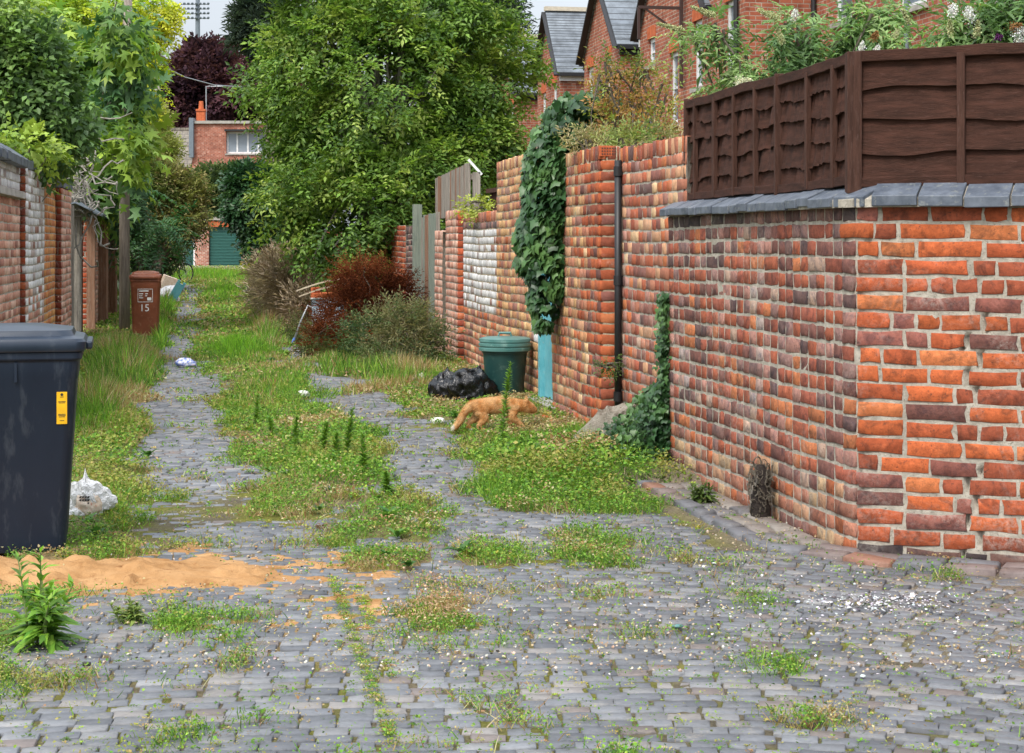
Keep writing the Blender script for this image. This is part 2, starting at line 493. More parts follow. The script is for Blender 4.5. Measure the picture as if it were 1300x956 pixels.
def sprays(P0, D0, rs, k=7, slen=.3, llen=.1, lwid=.04, droop=.35, up=.6, spread=.9):
    """leaf rows along a short twig at each point"""
    n = len(P0)
    D = unit(D0 * .8 + rs.normal(0, .45, (n, 3)) + np.array([0, 0, .15 - droop]))
    Nn = unit(np.array([0, 0, 1.0]) * up + D0 * .5 + rs.normal(0, .3, (n, 3)))
    S = unit(np.cross(Nn, D)); Nn = np.cross(D, S)
    sl = slen * (.6 + .7 * rs.rand(n))
    O, DD, NN = [], [], []
    for i in range(k):
        t = (i + 1) / k
        side = 0 if i == k - 1 else (1 if i % 2 else -1)
        o = P0 + D * (sl * t)[:, None] - np.array([0, 0, 1.0]) * (droop * .35 * sl * t * t)[:, None]
        d = D * (1 - spread * .5 * abs(side)) + S * side * spread + rs.normal(0, .18, (n, 3))
        O.append(o); DD.append(d); NN.append(Nn + rs.normal(0, .28, (n, 3)))
    O, DD, NN = np.concatenate(O), np.concatenate(DD), np.concatenate(NN)
    L = llen * (.65 + .6 * rs.rand(len(O)))
    return O, DD, NN, L, L * (lwid / llen)


def clump_cols(Pts, cols, rs, scale=1.6, seed=3, jit=.16):
    """each branch end keeps its own leaf colour: pick from the palette by a soft noise"""
    cols = np.array(cols, float)
    v = fbm(Pts[:, 0] * scale, Pts[:, 1] * scale, Pts[:, 2] * scale, seed, 3)
    v = np.clip((v - .5) * 2.6 + .5 + rs.normal(0, .16, len(Pts)), 0, .999) * (len(cols) - 1)
    i = v.astype(int); f = (v - i)[:, None]
    c = cols[i] * (1 - f) + cols[np.minimum(i + 1, len(cols) - 1)] * f
    return np.clip(c * (1 + rs.normal(0, jit, (len(Pts), 1))), .003, .9)


def limbs(mb, base, top, targets, r0, rs, r1=.012, sides=6):
    """trunk and limbs reaching to target points"""
    base, top = Vector(base), Vector(top)
    n = 7; tr = []
    for i in range(n + 1):
        t = i / n; j = .05 * (top - base).length * (0 if i == 0 else 1)
        tr.append(base.lerp(top, t) + Vector((rs.normal() * j * .35, rs.normal() * j * .35, 0)))
    mb.tube(tr, [r0 * (1 - .7 * i / n) for i in range(n + 1)], 10)
    for q in targets:
        q = Vector(q); k = min(n - 1, max(1, int(n * (.25 + .6 * rs.rand()))))
        a = tr[k]; m = a.lerp(q, .5) + Vector((rs.normal() * .1, rs.normal() * .1, .12 * (q - a).length))
        pts = [a, a.lerp(m, .6) , m, m.lerp(q, .5) + Vector((rs.normal() * .06, rs.normal() * .06, .03)), q]
        rr = r0 * .38
        mb.tube(pts, [rr, rr * .75, rr * .55, rr * .35, r1], sides, False)


def make_tree(name, label, cat, lobes, base, top, r0, cols, nspray, kw, seed, mat='leaf', tmpl=T_LEAF, gap=.44, scale=1.3, nl=24, bark='bark', group=None, cscale=1.6, shell=.55, leafname='crown', trunkname='trunk'):
    rs = np.random.RandomState(seed)
    root = tag(empty(name, base), label, cat, group)
    Pt, Dr = crown_pts(lobes, nspray, rs, shell, scale, gap, seed)
    O, D, Nn, L, W = sprays(Pt, Dr, rs, **kw)
    k = kw.get('k', 7)
    c = np.tile(clump_cols(Pt, cols, rs, cscale, seed + 3), (k, 1)) * (1 + rs.normal(0, .12, (len(O), 1)))
    off = np.array(base, float)
    leafmesh(leafname, O - off, D, Nn, L, W, tmpl, np.clip(c, .003, .9), M[mat], root)
    mb = MB(); tg = Pt[rs.choice(len(Pt), min(nl, len(Pt)), replace=False)] - off
    limbs(mb, (0, 0, 0), Vector(top) - Vector(base), tg, r0, rs)
    mb.build(trunkname, M[bark], root, smooth=True)
    return root


# ------------------------------------------------------------------ brickwork
def ring_pieces(name, C, Tn, Nn, Un, w, h, dep, rs, mat, col, parent=None, bev=.006, jit=.0025, back=.03):
    """many bevelled, slightly worn blocks as one mesh. C centre of the front face, Tn along, Un up, Nn outward"""
    n = len(C)
    base = np.array([(-1, -1), (0, -1), (1, -1), (1, 0), (1, 1), (0, 1), (-1, 1), (-1, 0)], float) * .5
    w = np.broadcast_to(w, (n,))[:, None]; h = np.broadcast_to(h, (n,))[:, None]; dep = np.broadcast_to(dep, (n,))[:, None]
    j1 = rs.normal(0, jit, (n, 8)); j2 = rs.normal(0, jit, (n, 8))
    rings = []
    for (ins, d) in ((0, -back), (0, -bev), (bev, 0)):
        x = base[None, :, 0] * (w - 2 * ins) + j1; z = base[None, :, 1] * (h - 2 * ins) + j2
        dd = dep + d + (rs.normal(0, .0012, (n, 8)) if d == 0 else 0)
        rings.append(C[:, None] + Tn[:, None] * x[..., None] + Un[:, None] * z[..., None] + Nn[:, None] * dd[..., None])
    V = np.stack(rings, 1).reshape(n, 24, 3)
    q = []
    for r in (0, 1):
        for k in range(8):
            a, b = r * 8 + k, r * 8 + (k + 1) % 8
            q.append((a, b, b + 8, a + 8))
    q += [(16, 17, 18, 23), (23, 18, 19, 19)]
    q = q[:-2] + [(16, 17, 22, 23), (17, 18, 19, 20), (17, 20, 21, 22)]
    T = (np.array(q)[None] + (np.arange(n) * 24)[:, None, None]).reshape(-1, 4)
    return npmesh(name, V.reshape(-1, 3), T, mat, np.repeat(col, 24, axis=0), parent)


class Path:
    def __init__(s, pts):
        s.p = np.array([(p[0], p[1]) for p in pts], float)
        d = np.diff(s.p, axis=0); s.l = np.hypot(d[:, 0], d[:, 1]); s.s = np.concatenate([[0], np.cumsum(s.l)]); s.d = d / s.l[:, None]; s.L = s.s[-1]

    def at(s, t):
        t = np.atleast_1d(np.asarray(t, float)); i = np.clip(np.searchsorted(s.s, t, side='right') - 1, 0, len(s.l) - 1)
        pos = s.p[i] + s.d[i] * (t - s.s[i])[:, None]
        # smoothed tangent
        e = .03; a = np.clip(t - e, 0, s.L); b = np.clip(t + e, 0, s.L)
        ia = np.clip(np.searchsorted(s.s, a, side='right') - 1, 0, len(s.l) - 1); ib = np.clip(np.searchsorted(s.s, b, side='right') - 1, 0, len(s.l) - 1)
        tn = (s.p[ib] + s.d[ib] * (b - s.s[ib])[:, None]) - (s.p[ia] + s.d[ia] * (a - s.s[ia])[:, None])
        tn = tn / np.maximum(np.hypot(tn[:, 0], tn[:, 1]), 1e-9)[:, None]
        return pos, tn


PAL_A = [((.37, .105, .055), 5), ((.31, .09, .055), 5), ((.20, .085, .068), 3.5), ((.13, .075, .068), 1.8), ((.38, .19, .15), 3), ((.46, .155, .065), 2.4), ((.42, .28, .21), 1), ((.25, .14, .12), 3)]
PAL_F = [((.49, .118, .040), 5), ((.42, .095, .036), 5), ((.31, .078, .038), 4), ((.53, .165, .06), 1.6), ((.28, .10, .075), 1.8), ((.18, .075, .06), 1)]
PAL_OLD = [((0.464, 0.195, 0.122), 4), ((0.366, 0.146, 0.091), 4), ((0.537, 0.293, 0.171), 3), ((0.281, 0.134, 0.104), 2.5), ((0.61, 0.403, 0.232), 2), ((0.488, 0.146, 0.061), 2.5)]
PAL_YEL = [((0.543, 0.319, 0.153), 5), ((0.472, 0.236, 0.118), 4), ((0.614, 0.401, 0.201), 3), ((0.401, 0.177, 0.106), 3), ((0.307, 0.165, 0.118), 1.5)]
PAL_PINK = [((0.54, 0.299, 0.218), 4), ((0.471, 0.23, 0.161), 4), ((0.598, 0.38, 0.287), 3), ((0.368, 0.172, 0.127), 2)]
PAL_WHITE = [((.66, .65, .64), 6), ((.56, .54, .53), 3), ((.40, .33, .30), 1.3), ((.30, .16, .12), .7)]
PAL_ORA = [((.52, .22, .08), 4), ((.46, .17, .07), 3), ((.56, .28, .10), 2)]
PAL_RED = [((.40, .09, .04), 4), ((.30, .07, .04), 3), ((.46, .13, .05), 2)]
PAL_SOOT = [((.055, .04, .038), 3), ((.09, .05, .045), 3), ((.14, .075, .06), 2), ((.19, .10, .08), 1)]


def pick(pal, n, rs):
    w = np.array([p[1] for p in pal], float); c = np.array([p[0] for p in pal])
    return c[rs.choice(len(pal), n, p=w / w.sum())] * (1 + rs.normal(0, .1, (n, 1)))


def brick_wall(name, pts, z1, palf, seed, z0=-.1, bl=.118, mix_len=.12, pitch=.0825, thick=.22, mat='brick', mortar='mortar', top_edge=True, detail=False,
               crack=None, parent=None, joint=.012, front_from=None, rough=1.0, wob=.008):
    """bricks laid one by one along a path (outward side on the right of travel). palf(s,z,n,rs) gives colours"""
    rs = np.random.RandomState(seed); pa = Path(pts)
    ztop = z1 - (.105 if top_edge else 0)
    nc = int(round((ztop - z0) / pitch)); pitch = (ztop - z0) / nc
    S, Z, Wd, Hh = [], [], [], []
    brks = [pa.s[i + 1] for i in range(len(pa.l) - 1) if pa.d[i] @ pa.d[i + 1] < .6]
    for c in range(nc):
        zc = z0 + (c + .5) * pitch
        s = -rs.rand() * bl if not crack else 0.0
        ck = crack(zc) if crack else None
        s += 0
        while s < pa.L - .01:
            front = front_from is not None and s > front_from
            if front:
                w = .232 if rs.rand() < .68 else (.115 if rs.rand() < .6 else .17)
            else:
                w = bl if rs.rand() > mix_len else bl * 2
            e = s + w
            if front_from is not None and not front and e > front_from + .04: e = front_from + (.0 if c % 2 else .10); 
            if ck is not None and s < ck - .02 and e > ck - .09: e = ck
            for bk in brks:
                if s < bk - .001 and e > bk - .03: e = bk
            e = min(e, pa.L)
            a = max(s, 0)
            if e - a > .035:
                g = joint
                gap_l = rs.uniform(.0, .006) if ck is not None and abs(a - ck) < 1e-6 else 0
                gap_r = rs.uniform(.001, .010) if ck is not None and abs(e - ck) < 1e-6 else 0
                S.append((a + e) / 2 + (gap_l - gap_r) / 2); Z.append(zc); Wd.append(e - a - g - gap_l - gap_r - rs.rand() * .003); Hh.append(pitch - g - rs.rand() * .003)
            s = e if e > s + .01 else s + .02
    if top_edge:
        s = 0.0
        while s < pa.L - .02:
            w = rs.uniform(.072, .08); e = min(s + w, pa.L)
            S.append((s + e) / 2); Z.append(z1 - .053 + rs.normal(0, .004)); Wd.append(e - s - .009); Hh.append(.105)
            s = e
    S, Z, Wd, Hh = map(np.array, (S, Z, Wd, Hh)); n = len(S)
    Zw = Z + (vn(S * 1.7, Z * .6, 0, seed) - .5) * 2 * wob
    pos, tn = pa.at(S)
    nrm = np.stack([tn[:, 1], -tn[:, 0]], 1)
    rot = rs.normal(0, .008, n)
    C = np.column_stack([pos, Zw])
    T3 = np.column_stack([tn, rot]); T3 = unit(T3); N3 = np.column_stack([nrm, rs.normal(0, .015, n)]); N3 = unit(N3 + T3 * rs.normal(0, .012, (n, 1)))
    U3 = np.cross(N3, T3); U3 *= np.sign(U3[:, 2:3])
    dep = np.clip(np.abs(rs.normal(0, .0020 * rough, n)), .0, .005) + (fbm(S * 1.1, Z * 1.3, 0, seed + 2) - .5) * .02 + .0005
    col = np.clip(palf(S, Z, n, rs), .01, .9)
    root = empty(name, (0, 0, 0)) if parent is None else None
    par = root or parent
    ring_pieces('brickwork', C, T3, N3, U3, Wd, Hh, dep, rs, M[mat], col, par, bev=.0030, jit=.0024 * rough, back=.045)
    # mortar body: a slab behind the faces, its front rough
    ds = .02 if detail else .12
    ns = max(2, int(pa.L / ds) + 1); ss = np.linspace(0, pa.L, ns); nz = max(2, int((z1 - z0) / (.02 if detail else .2)) + 1); zz = np.linspace(z0, z1 - .008, nz)
    g, tg = pa.at(ss); ng = np.stack([tg[:, 1], -tg[:, 0]], 1)
    SS, ZZ = np.meshgrid(ss, zz, indexing='ij')
    d = -.0020 + (fbm(SS * 9, ZZ * 9, 0, seed + 4) - .5) * .0035 + (fbm(SS * 1.1, ZZ * 1.3, 0, seed + 2) - .5) * .02
    if crack:
        ckz = np.array([crack(z) for z in zz])
        wk = .0035 + .007 * vn(ZZ * 5, ZZ * 0, 0, seed)
        d = np.where((np.abs(SS - ckz[None, :]) < np.maximum(wk, .008) * (vn(ZZ * 3.1, ZZ * 0, 0, 7) > .5)), d - .035, d)
    V = np.zeros((ns, nz, 3)); V[..., :2] = g[:, None] + ng[:, None] * d[..., None]; V[..., 2] = ZZ
    B = np.zeros((ns, nz, 3)); B[..., :2] = g[:, None] - ng[:, None] * thick; B[..., 2] = ZZ
    idx = np.arange(ns * nz).reshape(ns, nz)
    Q = np.stack([idx[:-1, :-1], idx[1:, :-1], idx[1:, 1:], idx[:-1, 1:]], -1).reshape(-1, 4)
    off = ns * nz
    Qb = Q[:, ::-1] + off
    tp = np.stack([idx[:-1, -1], idx[1:, -1], idx[1:, -1] + off, idx[:-1, -1] + off], -1)
    e0 = np.stack([idx[0, :-1], idx[0, 1:], idx[0, 1:] + off, idx[0, :-1] + off], -1); e1 = np.stack([idx[-1, :-1], idx[-1, 1:], idx[-1, 1:] + off, idx[-1, :-1] + off], -1)
    npmesh('mortar_core', np.concatenate([V.reshape(-1, 3), B.reshape(-1, 3)]), np.concatenate([Q, Qb, tp, e0, e1]), M[mortar], None, par)
    return par


# ------------------------------------------------------------------ where things grow
TAB = np.array([
    # py,   L,  sL,  C0,  C1,  sC,   R,  sR
    (306, 600, 1., 200, 600, 1., 200, 1.),
    (338, 400, 1., 200, 400, 1., 200, 1.),
    (350, 232, 1., 235, 330, 1., 290, 1.),
    (365, 222, 1., 262, 306, 1., 334, 1.),
    (385, 220, 1., 260, 306, 1., 338, 1.),
    (400, 216, 1., 256, 322, 1., 342, 1.),
    (420, 206, 1., 250, 345, .9, 358, 1.),
    (450, 192, 1., 250, 352, .85, 398, .95),
    (480, 192, 1., 262, 375, .85, 446, .9),
    (520, 186, .95, 280, 418, .88, 520, .8),
    (560, 186, .95, 300, 478, .82, 580, .8),
    (600, 190, .95, 325, 510, .76, 622, .95),
    (630, 186, .85, 345, 545, .70, 640, .9),
    (650, 178, .78, 362, 575, .66, 662, .32),
    (700, 182, .70, 420, 612, .62, 675, .5),
    (745, 120, .3, 475, 610, .42, 700, .10),
    (785, 330, .42, 512, 600, .5, 720, .12),
    (835, 300, .34, 505, 600, .35, 720, .08),
    (960, 260, .25, 500, 600, .25, 720, .05)])


def growth(x, y):
    """how thickly weeds cover the ground at (x, y), 0..1"""
    y = np.maximum(y, 4.0)
    px = CX + F * x / y; py = CY + EYE * F / y
    g = lambda i: np.interp(py, TAB[:, 0], TAB[:, i])
    wob = (fbm(x * 1.6, y * .9, 0, 31, 3) - .5)
    s = 10 + .03 * (py - CY)
    pxw = px + wob * (.26 * (py - CY) + 5)
    d = np.maximum.reduce([sig((g(1) - pxw) / s) * g(2), sig((pxw - g(3)) / s) * sig((g(4) - pxw) / s) * g(5), sig((pxw - g(6)) / s) * g(7)])
    # the yard in front of the near corner and the strip by the wall stay mostly bare
    u = x + SL * y
    d = np.where((u > 2.55) & (y > 8.0) & (y < 10.6), d * .35, d)
    d = np.where((y < 9.3) & (u > 2.3), d * .5, d)
    return d


def patchy(x, y, d):
    n = fbm(x * 3.1, y * 2.6, 0, 77, 4)
    return sig((d - (1 - n * 1.0) * .95 + .02) * 14)


def patchy(x, y, d):
    n = fbm(x * 3.1, y * 2.6, 0, 77, 4)
    return sig(((n - .5) * 3.6 + (d - .5) * 2.3) * 7)


SAND = [(-2.2, 7.75, 1.05, .42, .045), (-1.55, 7.62, .5, .28, .014), (-2.6, 7.6, .9, .5, .030), (-1.25, 7.75, .36, .38, .010)]


def sand_h(x, y):
    h = 0
    for cx, cy, rx, ry, a in SAND:
        q = ((x - cx) / rx) ** 2 + ((y - cy - .06 * (x - cx)) / ry) ** 2
        h = h + a * np.exp(-q * 1.6)
    cl = fbm(x * 9, y * 10, 0, 57, 4)
    h = h * (.72 + .5 * fbm(x * 2.6, y * 3, 0, 58, 3)) + np.maximum(cl - .58, 0) * .13 * np.clip(h * 30, 0, 1)
    return h + (fbm(x * 7, y * 9, 0, 51, 4) - .5) * .034 - .009


# ------------------------------------------------------------------ the ground
def build_ground():
    ys = [3.2]
    while ys[-1] < 118: ys.append(ys[-1] * 1.0048)
    ys = np.array(ys); us = np.concatenate([np.arange(-4.6, -2.2, .12), np.arange(-2.2, 4.2, .034), np.arange(4.2, 9, .12)])
    Y, Uu = np.meshgrid(ys, us, indexing='ij'); X = Uu - SL * Y
    g = growth(X, Y); c = patchy(X, Y, g) * sig((g - .55) * 14)
    rough = fbm(X * 14, Y * 14, 0, 5, 3)
    Z = -.0095 + c * (.024 + .03 * fbm(X * 2, Y * 2, 0, 8, 3)) + rough * .008 * (1 + 2 * c)
    # verge against the walls is a little higher
    Z += .05 * sig((Uu - 2.55) * 9) * sig((Y - 11.2) * 3) + .04 * sig((-1.25 - Uu) * 9)
    n1 = fbm(X * 5, Y * 5, 0, 61, 4); n2 = fbm(X * .9, Y * .7, 0, 62, 3)
    moss = np.array([.20, .20, .045]); dirt = np.array([.17, .145, .10]); tan = np.array([.34, .27, .15]); grn = np.array([.12, .15, .035]); dark = np.array([.07, .065, .04])
    k = sig((n1 - .5) * 22)[..., None]; joint = moss * k + dirt * (1 - k)
    kk = sig((n1 - .47) * 16)[..., None]; under = grn * kk + tan * .75 * (1 - kk)
    under = under * (1 - .35 * sig((n2 - .5) * 15)[..., None]) + tan * .3 * sig((n2 - .5) * 15)[..., None]
    cc = joint * (1 - c[..., None]) + under * c[..., None]
    # sandy dust washed into the joints
    sd = np.exp(-(((X + 1.3) / 1.5) ** 2 + ((Y - 7.2) / .95) ** 2))[..., None] * .8
    cc = cc * (1 - sd) + np.array([.5, .32, .12]) * sd
    # bare earth by the walls
    be = (sig((Uu - 2.62) * 14) * sig((11.4 - Y) * 3))[..., None]; cc = cc * (1 - be) + np.array([.27, .22, .16]) * be
    # forecourt in front of the far garages
    fc = (sig((Y - 84) * .6))[..., None]; cc = cc * (1 - fc) + np.array([.33, .31, .27]) * fc
    cc = cc * (.8 + .4 * fbm(X * 20, Y * 20, 0, 64, 2))[..., None]
    idx = np.arange(Y.size).reshape(Y.shape)
    Q = np.stack([idx[:-1, :-1], idx[:-1, 1:], idx[1:, 1:], idx[1:, :-1]], -1).reshape(-1, 4)
    o = npmesh('alley_ground', np.stack([X, Y, Z], -1).reshape(-1, 3), Q, M['soil'], cc.reshape(-1, 3), smooth=True)
    tag(o, 'mossy earth and joints of the alley', kind='structure')
    m = mottled('rough_garden_ground', (.09, .11, .035), (.17, .16, .07), .6, .95, (.2, .17, .1), .6, .03, .1)
    b = MB(); b.add([(-900, -60, -.09), (900, -60, -.09), (900, 1500, -.09), (-900, 1500, -.09)], [(0, 1, 2, 3)])
    tag(b.build('ground', m), 'open ground round the alley', kind='structure')


def build_pavers():
    rs = np.random.RandomState(5)
    C, T, W, H = [], [], [], []
    pit, ln = .078, .116

    def f(a, b):
        near = sig((9.2 - b) * 1.6)
        r = np.maximum(a - .35, 0); l = np.maximum(-1.0 - a, 0)
        return (.03 + .13 * (1 - near)) * a - near * (.20 * np.minimum(r, 1.8) ** 2 - .10 * l ** 1.5 * 0) - near * .07 * l
    b = 4.2; row = 0
    while b < 62:
        s = 1.0 if b < 30 else (1.0 + (b - 30) / 30)
        p = pit * s
        uc = lambda a: a + SL * b
        lo = -2.1 - SL * b; hi = (3.9 if b < 8.6 else 3.25) - SL * b
        if b < 8.6: hi = 3.6; lo = -3.9
        a = np.arange(lo + (rs.rand()) * ln, hi, ln * s)
        a = a + rs.normal(0, .006, len(a))
        y = b + f(a, b); e = .01
        sl = (f(a + e, b) - f(a - e, b)) / (2 * e)
        C.append(np.column_stack([a, y, np.zeros(len(a))])); T.append(np.column_stack([np.ones(len(a)), sl, rs.normal(0, .012, len(a))]))
        W.append(np.full(len(a), ln * s - .005) - rs.rand(len(a)) * .006); H.append(np.full(len(a), p - .006) - rs.rand(len(a)) * .005)
        b += p; row += 1
    C = np.concatenate(C); T = unit(np.concatenate(T)); W = np.concatenate(W); H = np.concatenate(H)
    x, y = C[:, 0], C[:, 1]
    g = growth(x, y); c = patchy(x, y, g) * sig((g - .6) * 14)
    keep = (rs.rand(len(x)) > c * .9) & (rs.rand(len(x)) > .006)
    u = x + SL * y
    keep &= ~((u > 3.0) & (y > 8.3)) & ~((x > 1.55) & (y > 8.25 - .43 * (x - 1.62) - .32)) & ~((u > 2.55) & (y > 8.3) & (y < 11.4))
    C, T, W, H = C[keep], T[keep], W[keep], H[keep]; x, y = C[:, 0], C[:, 1]; n = len(C)
    C[:, 2] = (fbm(x * .8, y * .8, 0, 91, 3) - .5) * .034 + rs.normal(0, .0016, n) + .003 - .014 * patchy(x, y, growth(x, y) * .9)
    Nn = unit(np.column_stack([rs.normal(0, .015, n), rs.normal(0, .015, n), np.ones(n)]))
    Uv = np.cross(Nn, T); T2 = np.cross(Uv, Nn)
    col = pick([((.125, .130, .142), 5), ((.152, .157, .168), 4), ((.100, .105, .116), 3), ((.18, .18, .184), 2), ((.20, .185, .175), 1.4), ((.15, .125, .115), .7)], n, rs)
    nn = fbm(x * 1.2, y * 1.2, 0, 12, 3)[:, None]; col = col * (.75 + .5 * nn)
    o = ring_pieces('alley_paving', C, T2, Nn, Uv, W, H, np.zeros(n), rs, M['paver'], np.clip(col, .02, .6), None, bev=.0036, jit=.0020, back=.04)
    tag(o, 'worn blue brick paving of the back alley', kind='structure')


def build_sand():
    xs = np.linspace(-3.8, -.5, 220); ys = np.linspace(6.7, 8.6, 130)
    X, Y = np.meshgrid(xs, ys, indexing='ij'); Z = sand_h(X, Y)
    Z = Z + .016 * np.maximum(0, fbm(X * 11, Y * 14, 0, 55, 3) - .55) * 4 * (Z > .02)
    idx = np.arange(X.size).reshape(X.shape)
    Q = np.stack([idx[:-1, :-1], idx[1:, :-1], idx[1:, 1:], idx[:-1, 1:]], -1).reshape(-1, 4)
    zz = Z.reshape(-1); Q = Q[(zz[Q].max(axis=1) > -.012)]
    o = npmesh('sand_pile', np.stack([X, Y, Z], -1).reshape(-1, 3), Q, M['sand'], smooth=True)
    tag(o, 'low spill of orange building sand spreading over the paving', 'sand', kind='stuff')


def gz(x, y):
    u = x + SL * y
    return .05 * sig((u - 2.55) * 9) * sig((y - 11.2) * 3) + .04 * sig((-1.25 - u) * 9)


G1 = [(.10, .22, .03), (.14, .29, .035), (.19, .35, .045), (.26, .37, .06), (.07, .15, .03)]
GDRY = [(.42, .34, .16), (.34, .25, .12), (.48, .42, .24), (.30, .18, .08)]
GMOSS = [(.26, .28, .06), (.20, .26, .05), (.32, .29, .09)]


def scatter(n, y0, y1, u0, u1, rs, power=2.0):
    """ground points, thicker towards the camera"""
    t = rs.rand(n); k = power - 1
    y = (y0 ** -k + t * (y1 ** -k - y0 ** -k)) ** (-1 / k)
    u = u0 + (u1 - u0) * rs.rand(n)
    return u - SL * y, y


def build_weeds():
    rs = np.random.RandomState(21)
    # 1. creeping leafy ground cover
    x, y = scatter(800000, 4.4, 95, -2.4, 3.6, rs, 2.3)
    d = growth(x, y); c = patchy(x, y, d)
    keep = rs.rand(len(x)) < c * .85 + .012
    # tiny tufts in the joints
    u = x + SL * y
    keep &= ~((u > 3.02) & (y > 8.2)) & ~((x > 1.6) & (y > 8.1)) & ~((sand_h(x, y) > .012) & (rs.rand(len(x)) < .985))
    x, y = x[keep], y[keep]; n = len(x); sc = np.clip(y / 9, .8, 5)
    hgt = (rs.rand(n) ** 1.6) * (.02 + .05 * fbm(x * 2.2, y * 2.2, 0, 15, 3)) * (.5 + growth(x, y)) + .008
    O = np.column_stack([x, y, hgt + .01 + gz(x, y)])
    D = unit(np.column_stack([rs.normal(0, 1, n), rs.normal(0, 1, n), np.abs(rs.normal(.35, .45, n))]))
    Nn = unit(np.column_stack([rs.normal(0, .5, n), rs.normal(0, .5, n), np.ones(n)]))
    L = (.008 + .012 * rs.rand(n)) * sc
    pq, qq = CX + F * x / y, CY + EYE * F / y
    lush = np.exp(-(((pq - 710) / 120) ** 2 + ((qq - 603) / 30) ** 2)) + .5 * np.exp(-(((pq - 160) / 60) ** 2 + ((qq - 590) / 60) ** 2)) + .4 * np.exp(-(((pq - 420) / 100) ** 2 + ((qq - 590) / 45) ** 2))
    O[:, 2] += lush * .15 * rs.rand(n); L = L * (1 + lush * .7)
    tone = fbm(x * 1.8, y * 1.3, 0, 44, 3) + rs.normal(0, .045, n) - lush * .03
    col = palette(G1, n, rs, .14)
    dry = tone > .645; col[dry] = palette(GDRY, dry.sum(), rs)
    ms = (tone < .40); col[ms] = palette(GMOSS, ms.sum(), rs)
    # a brown dried patch on the middle strip in front
    pxx = CX + F * x / y; pyy = CY + EYE * F / y
    br = (((pxx - 555) / 75) ** 2 + ((pyy - 765) / 24) ** 2 < 1 + rs.rand(n)) | (((pxx - 500) / 90) ** 2 + ((pyy - 452 ) / 9) ** 2 < 1) | (((pxx - 470) / 55) ** 2 + ((pyy - 487) / 16) ** 2 < 1)
    br &= rs.rand(n) < .75; col[br] = palette([(.42, .27, .17), (.36, .2, .12), (.5, .36, .22)], br.sum(), rs)
    leafmesh('ground_cover', O, D, Nn, L, L * .75, T_LEAF, col, M['leaf_dull'])
    tag(bpy.data.objects['ground_cover'], 'creeping green weeds and moss covering the alley joints', 'ground cover', kind='stuff')
    # 2. grass blades
    x, y = scatter(620000, 4.6, 95, -2.4, 3.5, rs, 2.1)
    d = growth(x, y); c = patchy(x, y, d); u = x + SL * y
    px = CX + F * x / y; py = CY + EYE * F / y
    tall = np.zeros(len(x)); lime = np.zeros(len(x))

    def blob(cx, cy, rx, ry, h, lm=0.0):
        w = np.exp(-(((px - cx) / rx) ** 2 + ((py - cy) / ry) ** 2))
        np.maximum(tall, w * h, out=tall); np.maximum(lime, w * lm, out=lime)
    blob(303, 448, 36, 13, .24, 1)            # bright tuft on the middle strip
    blob(284, 372, 22, 12, .15, .8)
    blob(262, 352, 60, 6, .35, .7)
    blob(155, 470, 44, 30, .42)               # long grass by the left wall
    blob(120, 520, 40, 24, .34)
    blob(205, 430, 10, 22, .28, .5)
    blob(212, 385, 9, 26, .35, .4)
    blob(700, 605, 110, 34, .11, .2)          # thick weeds by the cat
    blob(640, 625, 60, 14, .12, .2)
    blob(650, 566, 60, 6, .08, .2)
    blob(740, 575, 40, 16, .16, .1)
    blob(440, 500, 40, 24, .10)
    blob(500, 480, 60, 16, .28)
    blob(430, 470, 50, 12, .22)
    blob(410, 600, 90, 50, .08, .2)
    blob(350, 500, 60, 40, .10, .1)
    blob(130, 550, 60, 18, .14, .5)
    blob(345, 400, 22, 40, .5)
    blob(150, 640, 40, 30, .08, .3)
    keep = rs.rand(len(x)) < c * (.75 + 1.6 * np.clip(tall * 3, 0, 1))
    keep &= ~((u > 3.0) & (y > 8.2)) & ~((x > 1.6) & (y > 8.1)) & (sand_h(x, y) < .012)
    x, y, tall, lime = x[keep], y[keep], tall[keep], lime[keep]; n = len(x); sc = np.clip(y / 9, .8, 5)
    L = (.025 + .045 * rs.rand(n) ** 1.5) * (.7 + .3 * sc) + tall * (.35 + .65 * rs.rand(n))
    D = unit(np.column_stack([rs.normal(0, .5, n), rs.normal(0, .5, n), .6 + .6 * rs.rand(n) + (tall > .12) * .6]))
    a = rs.rand(n) * 6.283
    Nn = unit(np.column_stack([np.cos(a), np.sin(a), np.full(n, .4)]))
    col = palette(G1, n, rs, .2)
    tone = fbm(x * 2, y * 1.5, 0, 46, 3) + rs.normal(0, .09, n); dry = (tone > .58 + lime * .3); col[dry] = palette(GDRY, dry.sum(), rs)
    lm = rs.rand(n) < lime; col[lm] = palette([(.15, .33, .02), (.20, .42, .03), (.10, .25, .02)], lm.sum(), rs)
    leafmesh('wild_grass', np.column_stack([x, y, gz(x, y)]), D, Nn, L, (.0032 + .0022 * rs.rand(n)) * sc, T_BLADE, col, M['grass'])
    tag(bpy.data.objects['wild_grass'], 'rough grass and meadow weeds along the alley strips', 'grass', kind='stuff')


